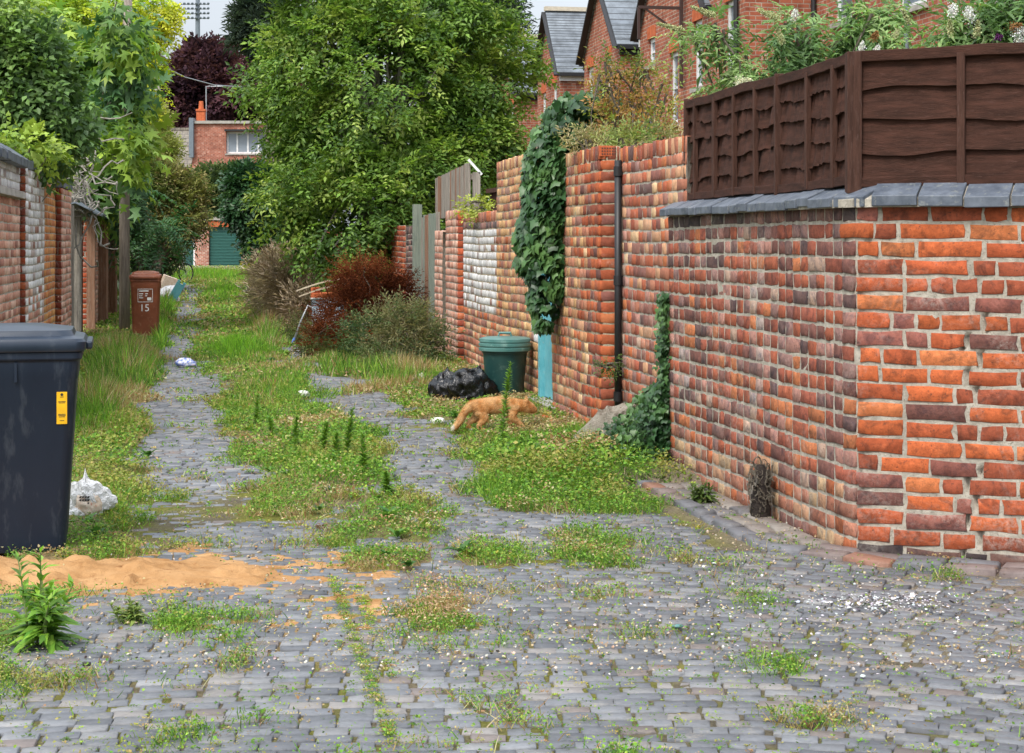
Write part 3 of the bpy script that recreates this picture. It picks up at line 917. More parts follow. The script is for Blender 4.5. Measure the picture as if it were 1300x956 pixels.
def stem_weed(px, py, h, nl, label, seed, group='tall weeds standing in the alley', ll=.055, cols=None, bushy=0.0, name='tall_weed', cat='weed', nst=1, wid=.22):
    rs = np.random.RandomState(seed); Y = GY(py)
    root = tag(empty(name, ((px - CX) * Y / F, Y, 0)), label, cat, group)
    st = MB(); O, D, Nn, L = [], [], [], []
    for s in range(nst):
        bx = rs.normal(0, .02 * (nst > 1), 2); lean = rs.normal(0, .10 + .12 * (nst > 1), 2) * h; hh = h * (1 if s == 0 else rs.uniform(.55, .95))
        st.tube([(bx[0], bx[1], 0), (bx[0] + lean[0] * .4, bx[1] + lean[1] * .4, hh * .5), (bx[0] + lean[0], bx[1] + lean[1], hh)], [.005, .004, .002], 5)
        m = nl // nst
        t = rs.rand(m) ** .8; a = rs.rand(m) * 6.283
        O.append(np.column_stack([bx[0] + lean[0] * t * (t * .4 + .6), bx[1] + lean[1] * t * (t * .4 + .6), hh * (.06 + .94 * t)]))
        upw = (.45 if not bushy else .05) + 1.1 * t ** 1.5
        D.append(np.column_stack([np.cos(a), np.sin(a), upw + rs.normal(0, .2, m)])); Nn.append(np.column_stack([-np.cos(a) * .7, -np.sin(a) * .7, np.full(m, 1.0)]))
        L.append(ll * (1.35 - .75 * t) * (.6 + .8 * rs.rand(m)) * (1 + bushy * (1 - t)))
    O, D, Nn, L = map(np.concatenate, (O, D, Nn, L))
    leafmesh('foliage', O, D, Nn, L, L * wid, T_LONG, palette(cols or [(.17, .33, .04), (.24, .42, .05), (.12, .25, .04)], len(O), rs), M['leaf'], root)
    st.build('stem', M['leaf_stem'], root)
    return root


M['leaf_stem'] = plain('green_stem', (.13, .18, .05), .7)


def build_tufts():
    """small cushions of moss and seedlings rooted in the joints, and denser weed cushions in the strips"""
    rs = np.random.RandomState(63)
    K = 7600; x, y = scatter(K, 4.5, 15, -3.2, 3.4, rs, 2.2)
    g = growth(x, y); x2, y2 = scatter(5200, 4.6, 16, -2.4, 3.2, rs, 2.1); g2 = growth(x2, y2); k2 = rs.rand(len(x2)) < np.clip(g2 * 1.15 - .1, 0, 1) * patchy(x2, y2, g2)
    k1 = rs.rand(K) < .42
    lx, ly = [], []                                          # moss has filled two long seams down the middle of the paving
    for (xa, ya, xb, yb, m_) in ((422, 735, 470, 868, 190), (470, 868, 500, 950, 70), (452, 742, 498, 866, 90), (300, 560, 330, 640, 40)):
        t = rs.rand(m_); pq = xa + (xb - xa) * t + rs.normal(0, 2.6, m_); qq = ya + (yb - ya) * t; yy = EYE * F / (qq - CY); lx.append((pq - CX) * yy / F); ly.append(yy)
    lx, ly = np.concatenate(lx), np.concatenate(ly)
    cx = np.concatenate([x[k1], x2[k2], lx]); cy = np.concatenate([y[k1], y2[k2], ly]); big_ = np.concatenate([np.zeros(k1.sum()), np.ones(k2.sum()), np.zeros(len(lx))])
    u = cx + SL * cy; ok = ~((u > 3.0) & (cy > 8.2)) & ~((cx > 1.6) & (cy > 8.1)) & (sand_h(cx, cy) < .008); cx, cy, big_ = cx[ok], cy[ok], big_[ok]
    m = np.where(big_ > 0, rs.randint(18, 60, len(cx)), rs.randint(6, 26, len(cx)))
    i = np.repeat(np.arange(len(cx)), m); n = len(i)
    R = np.where(big_ > 0, rs.uniform(.025, .075, len(cx)), rs.uniform(.008, .028, len(cx)))
    H = np.where(big_ > 0, rs.uniform(.012, .055, len(cx)), rs.uniform(.002, .012, len(cx)))
    a = rs.rand(n) * 6.283; r = np.sqrt(rs.rand(n)) * R[i]; h = H[i] * (1 - (r / R[i]) ** 2 * .8) * rs.uniform(.5, 1.1, n)
    O = np.column_stack([cx[i] + np.cos(a) * r * 1.3, cy[i] + np.sin(a) * r, .006 + h + gz(cx[i], cy[i])])
    D = unit(np.column_stack([np.cos(a), np.sin(a), rs.uniform(.1, 1.3, n)]) + rs.normal(0, .3, (n, 3))); Nn = unit(np.column_stack([-np.cos(a) * .5, -np.sin(a) * .5, np.ones(n)]) + rs.normal(0, .25, (n, 3)))
    base = palette([(.13, .25, .03), (.19, .33, .035), (.27, .36, .05), (.36, .34, .07), (.42, .33, .13), (.33, .21, .11), (.10, .19, .03)], len(cx), rs, .12, (4, 3.4, 3, 3, 2.6, 1.8, 3))
    col = base[i] * (1 + rs.normal(0, .15, (n, 1)))
    nl_ = len(lx)
    L = np.where(big_[i] > 0, rs.uniform(.010, .022, n), rs.uniform(.006, .013, n)) * np.clip(cy[i] / 8, .8, 2)
    q = 150; rx, ry = scatter(q * 4, 5.5, 22, -2.2, 3.0, rs, 1.8); gg = growth(rx, ry); kk = (rs.rand(q * 4) < gg) & (gg > .45) & (sand_h(rx, ry) < .005) & ~((rx + SL * ry > 2.9) & (ry > 8)); rx, ry = rx[kk][:q], ry[kk][:q]; q = len(rx)
    ii = np.repeat(np.arange(q), 11); aa = rs.rand(len(ii)) * 6.283; sz = rs.uniform(.04, .11, q)[ii] * rs.uniform(.7, 1.1, len(ii))
    DD = np.column_stack([np.cos(aa), np.sin(aa), rs.uniform(.15, 1.1, len(ii))]); NN = np.column_stack([-np.cos(aa) * .5, -np.sin(aa) * .5, np.ones(len(ii))])
    rc_ = palette([(.06, .15, .03), (.09, .20, .035), (.13, .25, .05)], q, rs, .1)[ii] * (1 + rs.normal(0, .1, (len(ii), 1)))
    o2 = leafmesh('rosettes', np.column_stack([rx[ii], ry[ii], np.full(len(ii), .015)]), DD, NN, sz, sz * .34, T_DOCK, np.clip(rc_, .01, .6), M['leaf'])
    tag(o2, 'broad leaved dock and dandelion rosettes dotted through the weeds', 'weeds', kind='stuff')
    o = leafmesh('moss_tufts', O, D, Nn, L, L * .6, T_LEAF, np.clip(col, .01, .8), M['leaf_dull'])
    tag(o, 'cushions of moss and seedlings rooted in the paving joints', 'moss', kind='stuff')


build_ground(); build_pavers(); build_sand(); build_weeds(); build_tufts()

gw = 'tall weeds standing in the alley'
for i, (px, py, h, nl, lab) in enumerate([
        (440, 588, .36, 130, 'tallest feathery green weed on the right edge of the middle strip'),
        (373, 580, .27, 110, 'upright feathery weed at the left of the clump on the middle strip'),
        (410, 583, .25, 120, 'bushy upright weed at the centre of the clump on the middle strip'),
        (426, 592, .22, 90, 'short pale weed just left of the tallest middle strip weed'),
        (463, 610, .28, 110, 'leaning green weed at the right end of the middle strip clump'),
        (492, 634, .15, 90, 'low dark green weed nearest the camera on the middle strip'),
        (325, 545, .26, 90, 'slim weed standing alone up the middle strip beside the left track'),
        (346, 560, .17, 70, 'small slim weed between the lone weed and the middle clump'),
        (636, 574, .62, 190, 'very tall narrow weed rising in front of the ginger cat')]):
    stem_weed(px, py, h * (1.0), nl * 2, lab, 100 + i, gw, .05 if i != 8 else .045)
stem_weed(55, 822, .36, 230, 'large leafy willowherb growing beside the sand in the left foreground', 140, None, .075, None, .5, 'leafy_weed', 'weed', 9, .3)
stem_weed(165, 790, .085, 260, 'small round bushy weed just in front of the sand spill', 141, None, .035, [(.16, .24, .05), (.22, .28, .07)], .3, 'bushy_weed', 'weed', 9, .3)
stem_weed(890, 640, .12, 200, 'small dark weed tuft at the foot of the red wall past the root', 142, None, .05, [(.08, .13, .03), (.12, .19, .04)], .3, 'weed_tuft', 'weed', 9, .25)
for i, (px, py, lab) in enumerate([(430, 835, 0), (268, 855, 0), (1010, 690, 0)]):
    pass

# ================================================================== right hand walls
CORNER = Vector((1.62, 8.24)); FD = Vector((.918, -.396)).normalized()
A0 = U(3.07, 11.32).xy; LD = (CORNER - A0).normalized()
pa = CORNER - LD * .13; pb = CORNER + FD * .10
fil = [tuple(pa.lerp(CORNER, t).lerp(CORNER.lerp(pb, t), t)) for t in (0, .25, .5, .75, 1)]
WA = [tuple(A0)] + fil + [tuple(CORNER + FD * 2.7)]
S_FRONT = Path(WA).s[3]


def crack_s(z):
    k = int(z / .0825 + 50)
    return S_FRONT + .545 + (.035 if k % 2 else -.02) + (.02 if z > 1.0 else 0) + .012 * math.sin(k * 2.1)


def pal_wall_a(S, Z, n, rs):
    c = pick(PAL_A, n, rs)
    f = S > S_FRONT - .02; c[f] = pick(PAL_F, f.sum(), rs)
    lo = (Z < .22 + .12 * vn(S * 2, Z * 0, 0, 4)) & ~f; c[lo] = pick(PAL_OLD, lo.sum(), rs) * .8
    st = (Z < .075) & f; c[st] = pick(PAL_SOOT, st.sum(), rs)
    tp = (Z > 1.58) & ~f; c[tp] = pick(PAL_SOOT, tp.sum(), rs) * 1.6
    # a white weathered streak above the dead root, soot near the corner foot
    wh = (np.abs(S - 1.75 - .05 * np.sin(Z * 9)) < .07) & (rs.rand(n) < .6) & (Z > .4) & (Z < 1.2); c[wh] = c[wh] * .5 + np.array([.34, .30, .27]) * .8
    wl = (np.abs(S - .35) < .12) & (rs.rand(n) < .4) & (Z > .5) & (Z < .95); c[wl] = c[wl] * .5 + np.array([.34, .3, .28]) * .7
    return c


wa = brick_wall('brick_wall', WA, 1.66, pal_wall_a, 41, z0=-.02, bl=.116, mix_len=.10, pitch=.084, top_edge=False, detail=True, crack=crack_s, front_from=S_FRONT, rough=1.3, wob=.012, joint=.0155)
tag(wa, 'nearest red brick wall with rounded corner, stepped crack and blue coping', 'brick wall')
PA = Path(WA)


def frame_at(path, s):
    p, t = path.at(s); t = t[0]
    return Vector((p[0][0], p[0][1], 0)), Vector((t[0], t[1], 0)), Vector((t[1], -t[0], 0))


def coping_slabs(path, step, prof, mat, parent, seed, name='coping_slab', gap=.008, s1=None):
    rs = np.random.RandomState(seed); s = 0.0; s1 = s1 or path.L
    while s < s1 - .03:
        w = step * rs.uniform(.93, 1.07); e = min(s + w, s1)
        p, t, nr = frame_at(path, (s + e) / 2); hz = rs.normal(0, .004); dd = rs.normal(0, .005)
        M4 = Matrix(((t.x, nr.x, 0, p.x), (t.y, nr.y, 0, p.y), (0, 0, 1, hz), (0, 0, 0, 1)))
        hw = (e - s - gap) / 2
        r = [[M4 @ Vector((x, d + dd, z + x * tl)) for d, z in prof] for x, tl in ((-hw, .02 * rs.normal() * .5), (hw, 0))]
        mb = MB(); mb.loft(r); mb.build(name, mat, parent, bevel=.004)
        s = e


coping_slabs(PA, .158, [(.062, 1.655), (.062, 1.700), (-.10, 1.775), (-.23, 1.70), (-.23, 1.655)], M['slate_blue'], wa, 3, s1=S_FRONT - .12, gap=.005)
sub = Path([tuple(PA.at(s)[0][0]) for s in np.linspace(S_FRONT - .12, PA.L, 14)])
coping_slabs(sub, .215, [(.062, 1.655), (.062, 1.705), (-.10, 1.778), (-.23, 1.70), (-.23, 1.655)], M['slate_blue'], wa, 5)
mb = MB()                                       # mortar bed and fillets under and between the slabs
for s in np.arange(.05, PA.L - .1, .1):
    p, t, nr = frame_at(PA, s + .05)
    a = p - t * .052 + nr * .045; b = p + t * .052 + nr * .045
    mb.loft([[q + nr * d + Vector((0, 0, z)) for d, z in ((0, 1.652), (0, 1.690), (-.14, 1.760), (-.26, 1.69), (-.26, 1.652))] for q in (a, b)])
mb.build('coping_bed', M['mortar'], wa)

# fence of overlapping boards on top of the near wall


def lap_panel(root, a, b, z0, z1, nb, bats, seed, rough=1.0):
    rs = np.random.RandomState(seed); a, b = Vector((*a, 0)), Vector((*b, 0)); L = (b - a).length; t = (b - a) / L; nr = Vector((t.y, -t.x, 0))
    M4 = Matrix(((t.x, nr.x, 0, a.x), (t.y, nr.y, 0, a.y), (0, 0, 1, 0), (0, 0, 0, 1)))
    hh = (z1 - z0) / nb
    for k in range(nb):
        mb = MB(); m = 40; ph = rs.rand() * 6
        xs = [L * i / (m - 1) for i in range(m)]
        rings = []
        for i, x in enumerate(xs):
            w = .010 * math.sin(x * 5.5 + ph) + .006 * math.sin(x * 13 + ph * 2) + rough * .0022 * rs.normal()
            zt = z0 + (k + 1) * hh + .022; zb = z0 + k * hh - .006 + w
            if k == 0: zb = z0 + .0
            o = .003 * rs.normal() * rough
            rings.append([M4 @ Vector((x, -.004 + o, zt)), M4 @ Vector((x, -.012 + o, zt)), M4 @ Vector((x, .010 + o, zb)), M4 @ Vector((x, .022 + o, zb))])
        mb.loft(rings); mb.build('lap_board', M['fence'], root)
    for x, w in bats:
        mb = MB(); mb.box((x - w / 2, .012, z0 - .01), (x + w / 2, .040, z1 - .005), M4); mb.build('batten', M['fence_post'], root, bevel=.003)
    for zc, hh2 in ((z1, .052), (z0 + .012, .046)):
        mb = MB(); m = 12
        r = []
        for i in range(m + 1):
            x = L * i / m; dz = .005 * math.sin(x * 4 + seed) + .0025 * rs.normal()
            r.append([M4 @ Vector((x, -.02, zc - hh2 / 2 + dz)), M4 @ Vector((x, .036, zc - hh2 / 2 + dz)), M4 @ Vector((x, .036, zc + hh2 / 2 + dz)), M4 @ Vector((x, -.02, zc + hh2 / 2 + dz))])
        mb.loft(r); mb.build('rail', M['fence'], root, bevel=.003)


fr = tag(empty('lap_fence'), 'dark brown lapped board fence standing on the nearest red wall', 'fence')


def off(s, d):
    p, t, nr = frame_at(PA, s); q = p + nr * d; return (q.x, q.y)


OFFN = -.075
sY = lambda Yv: (A0.y - Yv) / -LD.y
f0, f1 = off(sY(11.12), OFFN), off(sY(9.42), OFFN)
cn = Vector(off(S_FRONT - .10, 0)); cp = Vector((CORNER.x + .035, CORNER.y + .10))
z0f, z1f = 1.765, 2.365
lap_panel(fr, f0, f1, z0f, z1f, 5, [(.02, .035), (.22, .03), (.62, .045), (1.0, .03), (1.38, .03)], 3, 2.2)
lap_panel(fr, f1, tuple(cp), z0f, z1f, 5, [(.5, .035), (.88, .035)], 4, 1.6)
ce = (cp.x + FD.x * 1.83, cp.y + FD.y * 1.83)
lap_panel(fr, tuple(cp), ce, z0f, z1f + .015, 4, [(.50, .038), (.98, .038), (1.45, .038)], 5, .6)
for q, w in ((f0, .04), (f1, .05), (tuple(cp), .07), (ce, .07)):
    mb = MB(); nrm = Vector((-.7, -.7, 0)) * .022
    mb.cbox((q[0] + nrm.x, q[1] + nrm.y, (1.72 + 2.40) / 2), (w, w, .68)); mb.build('post', M['fence_post'], fr, bevel=.004)

# wall behind, with the brown downpipe in its corner


def pal_const(*bands):
    def f(S, Z, n, rs):
        c = pick(bands[0][2], n, rs)
        for a, b, p in bands[1:]:
            k = (S >= a) & (S < b); c[k] = pick(p, k.sum(), rs)
        return c
    return f


def pal_b(S, Z, n, rs):
    c = pick(PAL_A, n, rs) * 1.1; k = rs.rand(n) < .45; c[k] = pick(PAL_OLD, k.sum(), rs)
    e = S > 1.25; c[e] = pick(PAL_OLD, e.sum(), rs) * 1.1
    return c


wb = brick_wall('brick_wall', [tuple(U(3.10, 12.74).xy), tuple(U(3.11, 11.05).xy)], 2.165, pal_b, 43, bl=.118, mix_len=.08, mortar='mortar', rough=1.2, mat='brick_r')
tag(wb, 'tall old brick wall between the black downpipe and the dark fence', 'brick wall')


def pal_c(S, Z, n, rs):
    c = pick(PAL_OLD, n, rs); k = rs.rand(n) < .45; c[k] = pick(PAL_YEL, k.sum(), rs)
    r = (S > 1.33) | ((rs.rand(n) < .35) & (S > .9)); c[r] = pick(PAL_F, r.sum(), rs) * .82 + .012
    return c


C0, C1, C2 = U(2.975, 14.6).xy, U(2.975, 12.86).xy, U(3.12, 12.84).xy
wc = brick_wall('brick_wall', [tuple(C0), tuple(C1), tuple(C2)], 2.20, pal_c, 44, bl=.118, mix_len=.06, rough=1.2, mat='brick_r', mortar='mortar_y')
tag(wc, 'orange brick pier and wall between the turquoise door and the black downpipe', 'brick wall')
mb = MB(); X0 = C1.x; Z0 = 2.20
mb.box((X0 - .005, C1.y - .012, Z0 - .085), (X0 + .128, C1.y + .19, Z0 - .006))
pf = mb.build('perforated_brick', M['terracotta'], wc, bevel=.004)
mb = MB()
for r in range(3):
    for k in range(6):
        mb.tube([(X0 + .016 + k * .019, C1.y - .016, Z0 - .066 + r * .021), (X0 + .016 + k * .019, C1.y - .0135, Z0 - .066 + r * .021)], .0055, 8)
mb.build('hole_shade_discs', M['ink'], pf)  # solid black discs on the face, colour standing for shade inside the holes
dp = empty('downpipe', (U(3.06, 12.70).x + .01, 12.70, 0)); tag(dp, 'black cast iron downpipe in the corner beside the orange brick pier', 'downpipe')
mb = MB(); mb.tube([(0, 0, .06), (0, 0, 2.08)], .027, 14); mb.build('pipe', M['black_iron'], dp, smooth=True)
for z in (.35, 1.2, 2.0):
    mb = MB(); mb.tube([(0, 0, z - .035), (0, 0, z + .035)], .034, 14); mb.build('collar', M['black_iron'], dp)

# turquoise garden door, half hidden by ivy
dr = empty('garden_door', tuple(U(3.06, 15.45))); tag(dr, 'turquoise painted garden door and frame under hanging ivy', 'door')
dd = (U(3.06, 14.45) - U(3.06, 15.45)); dn = dd.normalized(); nn_ = Vector((dn.y, -dn.x, 0))
mb = MB(); mb.bar(Vector((0, 0, .98)) + nn_ * -.02, Vector((0, 0, .98)) - nn_ * .02 + dn * .96, .035, 1.74); mb.build('door_leaf', M['turquoise'], dr, bevel=.003)
for a in (.03, .97):
    mb = MB(); p = dn * a; mb.bar(Vector((p.x, p.y, .02)), Vector((p.x, p.y, 1.95)), .075, .085, up=(dn.x, dn.y, 0)); mb.build('jamb', M['turquoise'], dr, bevel=.003)
mb = MB(); p = dn * .90 + nn_ * .014; mb.tube([p + Vector((0, 0, .95)), p + nn_ * .04 + Vector((0, 0, .97)), p + nn_ * .04 + Vector((0, 0, 1.07)), p + Vector((0, 0, 1.09))], .007, 6); mb.build('handle', M['black_iron'], dr)
mb = MB(); mb.bar(Vector((0, 0, .03)) + nn_ * .03, Vector((0, 0, .03)) + nn_ * .03 + dn, .2, .14); mb.build('step', M['concrete'], dr, bevel=.008)


def pal_d(S, Z, n, rs):
    c = pick(PAL_YEL, n, rs); k = rs.rand(n) < .25; c[k] = pick(PAL_OLD, k.sum(), rs)
    w = (S > 1.85) & (Z > .55) & (Z < 1.15); c[w] = pick(PAL_WHITE, w.sum(), rs)
    return c


wd = brick_wall('brick_wall', [tuple(U(3.07, 17.88).xy), tuple(U(3.08, 15.45).xy)], 2.30, pal_d, 45, bl=.118, mix_len=.04, mat='brick_r', mortar='mortar_y', rough=1.2)
tag(wd, 'tall yellowish brick wall behind the green dustbin', 'brick wall')


def pal_e(S, Z, n, rs):
    c = pick(PAL_OLD, n, rs); w = (Z > .70) & (Z < 1.62); c[w] = pick(PAL_WHITE, w.sum(), rs)
    d = (Z >= 1.62) & (Z < 1.7); c[d] = pick(PAL_SOOT, d.sum(), rs) * 2.2
    return c


we = brick_wall('brick_wall', [tuple(U(3.09, 20.25).xy), tuple(U(3.09, 17.9).xy)], 1.80, pal_e, 46, bl=.118, mix_len=.04, mat='brick_r', mortar='mortar_y')
tag(we, 'brick wall with flaking white paint beyond the yellowish wall', 'brick wall')
wf = brick_wall('brick_wall', [tuple(U(3.02, 21.25).xy), tuple(U(3.02, 20.28).xy), tuple(U(3.12, 20.27).xy)], 1.84, pal_const((0, 9, PAL_PINK), (.96, 2, PAL_RED)), 47, mat='brick_r', mortar='mortar')
tag(wf, 'pinkish brick pier with a red edge beside the white painted wall', 'brick pier')
wg = brick_wall('brick_wall', [tuple(U(2.99, 22.0).xy), tuple(U(2.99, 21.27).xy)], 1.605, pal_const((0, 9, PAL_PINK)), 48, mat='brick_r')
tag(wg, 'lowest pale pink brick wall between the pier and the wooden gate', 'brick wall')
wh = brick_wall('brick_wall', [tuple(U(3.02, 25.3).xy), tuple(U(3.02, 23.95).xy), tuple(U(3.14, 23.93).xy)], 1.68, pal_const((0, 9, PAL_SOOT), (0, 9, [(tuple(c * 1.6 for c in p[0]), p[1]) for p in PAL_SOOT])), 49)
tag(wh, 'sooty dark brick pier on the far side of the wooden gate', 'brick pier')

# wooden gate and slatted fence above
gt = empty('wooden_gate', tuple(U(3.05, 23.9))); tag(gt, 'weathered grey green wooden gate between two brick piers', 'gate')
gd = (U(3.05, 22.0) - U(3.05, 23.9)); gl = gd.length; gd.normalize(); gn = Vector((gd.y, -gd.x, 0))
for i, (a, w, m, z1) in enumerate(((.06, .13, 'green_wood', 1.98), (.30, .16, 'grey_wood', 1.80), (.48, .14, 'green_wood', 1.83), (.66, .16, 'brown_wood', 1.82), (.85, .17, 'brown_wood', 1.83), (1.06, .2, 'green_wood', 1.84), (1.3, .22, 'green_wood', 1.83), (1.55, .22, 'green_wood', 1.84), (1.79, .18, 'grey_wood', 1.85))):
    p = gd * a + gn * (.05 if i == 0 else 0); mb = MB(); mb.bar(Vector((p.x, p.y, .03)), Vector((p.x, p.y, z1)), w, .03 if i else .12, up=gn); mb.build('post' if i == 0 else 'board', M[m], gt, bevel=.003)
for z in (.4, 1.5):
    mb = MB(); mb.bar(Vector((0, 0, z)) - gn * .04, Vector((0, 0, z)) - gn * .04 + gd * gl, .05, .1); mb.build('rail', M['grey_wood'], gt)


def slat_panel(root, a, b, z0, z1a, z1b, w, seed, mats=('grey_wood',), th=.018, name='slat'):
    rs = np.random.RandomState(seed); a, b = Vector(a), Vector(b); L = (b - a).length; t = (b - a) / L; nr = Vector((t.y, -t.x, 0)); s = 0
    k = 0
    while s < L - .01 and k < 95:
        ww = w * rs.uniform(.85, 1.1); zt = z1a + (z1b - z1a) * s / L + rs.normal(0, .006)
        p = a + t * (s + ww / 2) + nr * rs.normal(0, .004); mb = MB(); mb.bar(Vector((p.x, p.y, z0)), Vector((p.x, p.y, zt)), ww - .008, th, up=nr); mb.build(name, M[mats[rs.randint(len(mats))]], root)
        s += ww; k += 1


sf = tag(empty('slatted_fence'), 'raised weathered slat fence panel above the low pink wall', 'fence')
slat_panel(sf, U(3.22, 23.6), U(3.22, 20.65), 1.78, 2.32, 2.42, .095, 6, ('grey_wood', 'grey_wood', 'brown_wood'))
for z in (1.95, 2.25):
    mb = MB(); mb.bar(U(3.26, 23.6, z), U(3.26, 20.65, z), .04, .07); mb.build('rail', M['grey_wood'], sf)
mb = MB(); mb.bar(U(3.30, 20.62, 0), U(3.30, 20.62, 2.30), .09, .09); mb.build('post', M['grey_wood'], sf)
mb = MB(); p0, p1 = U(3.20, 20.6, 2.45), U(3.36, 20.6, 2.27); mb.bar(p0, p1, .05, .03); mb.build('end_cap', M['white'], sf)
bf = tag(empty('board_fence'), 'dark brown board fence end showing above the white painted wall', 'fence')
slat_panel(bf, U(3.45, 20.5), U(3.5, 18.0), 0, 2.06, 2.06, .14, 8, ('fence',), name='board')
mb = MB(); mb.bar(U(3.42, 20.5, 2.07), U(3.47, 18.0, 2.07), .06, .05); mb.build('rail', M['fence_post'], bf)
mb = MB(); q = P(679, 202, 17.0); mb.bar(q, P(691, 172, 17.0), .05, .07, up=(0, 1, 0)); mb.bar(P(691, 172, 17.0), P(699, 196, 17.0), .05, .04, up=(0, 1, 0))
mb.bar(P(686, 200, 17.02) - Vector((0, 0, 2.2)), P(686, 190, 17.02), .06, .06)
tag(mb.build('gable_board', M['grey_wood'], None, bevel=.003), 'grey wooden gable boards poking up behind the ivy', 'shed gable')
wr = brick_wall('brick_wall', [tuple(U(3.1, 88).xy), tuple(U(3.1, 26).xy)], 1.72, pal_const((0, 99, PAL_OLD), (0, 99, PAL_RED)), 50, bl=.24, mix_len=0, top_edge=False)
tag(wr, 'distant red brick wall running behind the shrubs on the right', 'brick wall')

# kerb and edging along the near wall
mb = MB(); rs = np.random.RandomState(9); CK, TK, NK, UK, WK = [], [], [], [], []
kp = Path([tuple(PA.at(s)[0][0] + np.array(frame_at(PA, s)[2].xy) * (.34 + .0 * s)) for s in np.linspace(.05, 2.9, 16)] +
          [tuple(Vector(PA.at(s)[0][0]) + frame_at(PA, s)[2].xy * .20) for s in np.linspace(S_FRONT + .25, PA.L, 8)])
for off_, wd_ in ((0, .11), (-.115, .11)):
    s = 0
    while s < kp.L - .24:
        p, t, nr = frame_at(kp, s + .115)
        if off_ and s < 2.9: s += .235; continue
        p = p + nr * off_
        CK.append((p.x, p.y, .028 + rs.normal(0, .004))); TK.append((t.x, t.y, rs.normal(0, .015))); NK.append((rs.normal(0, .03), rs.normal(0, .03), 1)); WK.append(.225); s += .235
CK, TK, NK = map(np.array, (CK, TK, NK)); TK = unit(TK.astype(float)); NK = unit(NK.astype(float)); UK = np.cross(NK, TK); TK = np.cross(UK, NK)
kc = pick([((.17, .13, .12), 4), ((.24, .12, .08), 2), ((.13, .13, .14), 3)], len(CK), rs)
kb = ring_pieces('kerb', CK, TK, NK, UK, np.array(WK), .105, 0.0, rs, M['paver'], kc, None, bev=.01, jit=.004, back=.09)
tag(kb, 'worn brick kerb curving round the foot of the near wall', kind='structure')
rs = np.random.RandomState(19); xs = []
CC, TT = [], []
for i, s in enumerate(np.arange(.1, S_FRONT - .25, .2)):                # broken slabs between the kerb and the wall
    p, t, nr = frame_at(PA, s + .1)
    for d in (.085, .21):
        q = p + nr * d; CC.append((q.x, q.y, .012 + rs.normal(0, .005))); TT.append((t.x, t.y, 0))
CC, TT = np.array(CC), unit(np.array(TT)); NN = unit(np.column_stack([rs.normal(0, .03, len(CC)), rs.normal(0, .03, len(CC)), np.ones(len(CC))])); UU = np.cross(NN, TT); TT = np.cross(UU, NN)
sb = ring_pieces('wall_foot_paving', CC, TT, NN, UU, .19, .115, 0.0, rs, M['paver'], pick([((.20, .17, .15), 3), ((.25, .22, .19), 2), ((.15, .14, .14), 2)], len(CC), rs), None, bev=.01, jit=.006, back=.05)
tag(sb, 'strip of dusty paving at the foot of the near wall', kind='structure')

# ================================================================== left hand walls


def pal_l2(S, Z, n, rs):
    c = pick(PAL_PINK, n, rs)
    k = (S > .05) & (S < 2.26) & (Z > .62); c[k] = pick(PAL_WHITE, k.sum(), rs)
    lo = (S > .05) & (S < 2.26) & (Z <= .95) & (rs.rand(n) < .6); c[lo] = pick(PAL_PINK, lo.sum(), rs)
    o = S >= 2.26; c[o] = pick(PAL_ORA, o.sum(), rs)
    d = S <= .065; c[d] = pick(PAL_RED, d.sum(), rs) * .7
    return c


l1 = brick_wall('brick_wall', [tuple(U(-1.83, 11.5).xy), tuple(U(-1.83, 17.68).xy)], 2.24, lambda S, Z, n, rs: np.where((Z > 1.95)[:, None], pick(PAL_WHITE, n, rs) * .9 + .02, pick(PAL_PINK, n, rs)), 61, bl=.235, mix_len=0, mat='brick_r', top_edge=False)
tag(l1, 'nearest left hand brick wall with pointed blue ridge coping', 'brick wall')
Lp = Path([tuple(U(-1.83, 11.5).xy), tuple(U(-1.83, 17.64).xy)])
coping_slabs(Lp, .3, [(.10, 2.22), (.10, 2.30), (-.11, 2.44), (-.32, 2.30), (-.32, 2.22)], M['slate_blue'], l1, 8, 'ridge_coping')
mb = MB(); mb.bar(U(-1.80, 11.5, 1.945), U(-1.80, 17.6, 1.945), .07, .07); mb.build('ledge', M['concrete'], l1, bevel=.006)
l2 = brick_wall('brick_wall', [tuple(U(-1.84, 17.70).xy), tuple(U(-1.77, 17.71).xy), tuple(U(-1.77, 21.30).xy)], 2.235, pal_l2, 62, bl=.235, mix_len=0, mat='brick_r', top_edge=False, mortar='mortar')
tag(l2, 'left brick wall with whitewashed part then an orange part', 'brick wall')
coping_slabs(Path([tuple(U(-1.77, 17.8).xy), tuple(U(-1.77, 21.30).xy)]), .24, [(.02, 2.235), (.02, 2.325), (-.22, 2.325), (-.22, 2.235)], M['slate_blue'], l2, 9)
l3 = brick_wall('brick_wall', [tuple(U(-1.78, 21.33).xy), tuple(U(-1.693, 21.34).xy), tuple(U(-1.693, 22.9).xy)], 2.14, pal_const((0, 9, PAL_PINK), (0, .1, [(tuple(c * .6 for c in p[0]), p[1]) for p in PAL_RED])), 63, bl=.235, mix_len=0, mat='brick_r', top_edge=False)
tag(l3, 'pale pink brick wall with dark red end beside the left gate', 'brick wall')
coping_slabs(Path([tuple(U(-1.693, 21.36).xy), tuple(U(-1.693, 22.9).xy)]), .24, [(.02, 2.14), (.02, 2.235), (-.22, 2.235), (-.22, 2.14)], M['slate_blue'], l3, 10)
lg = empty('wooden_gate', tuple(U(-1.80, 23.0))); tag(lg, 'old dark wooden gate with split grey posts in the left wall', 'gate')
ld = (U(-1.80, 27.0) - U(-1.80, 23.0)).normalized(); ln_ = Vector((ld.y, -ld.x, 0))
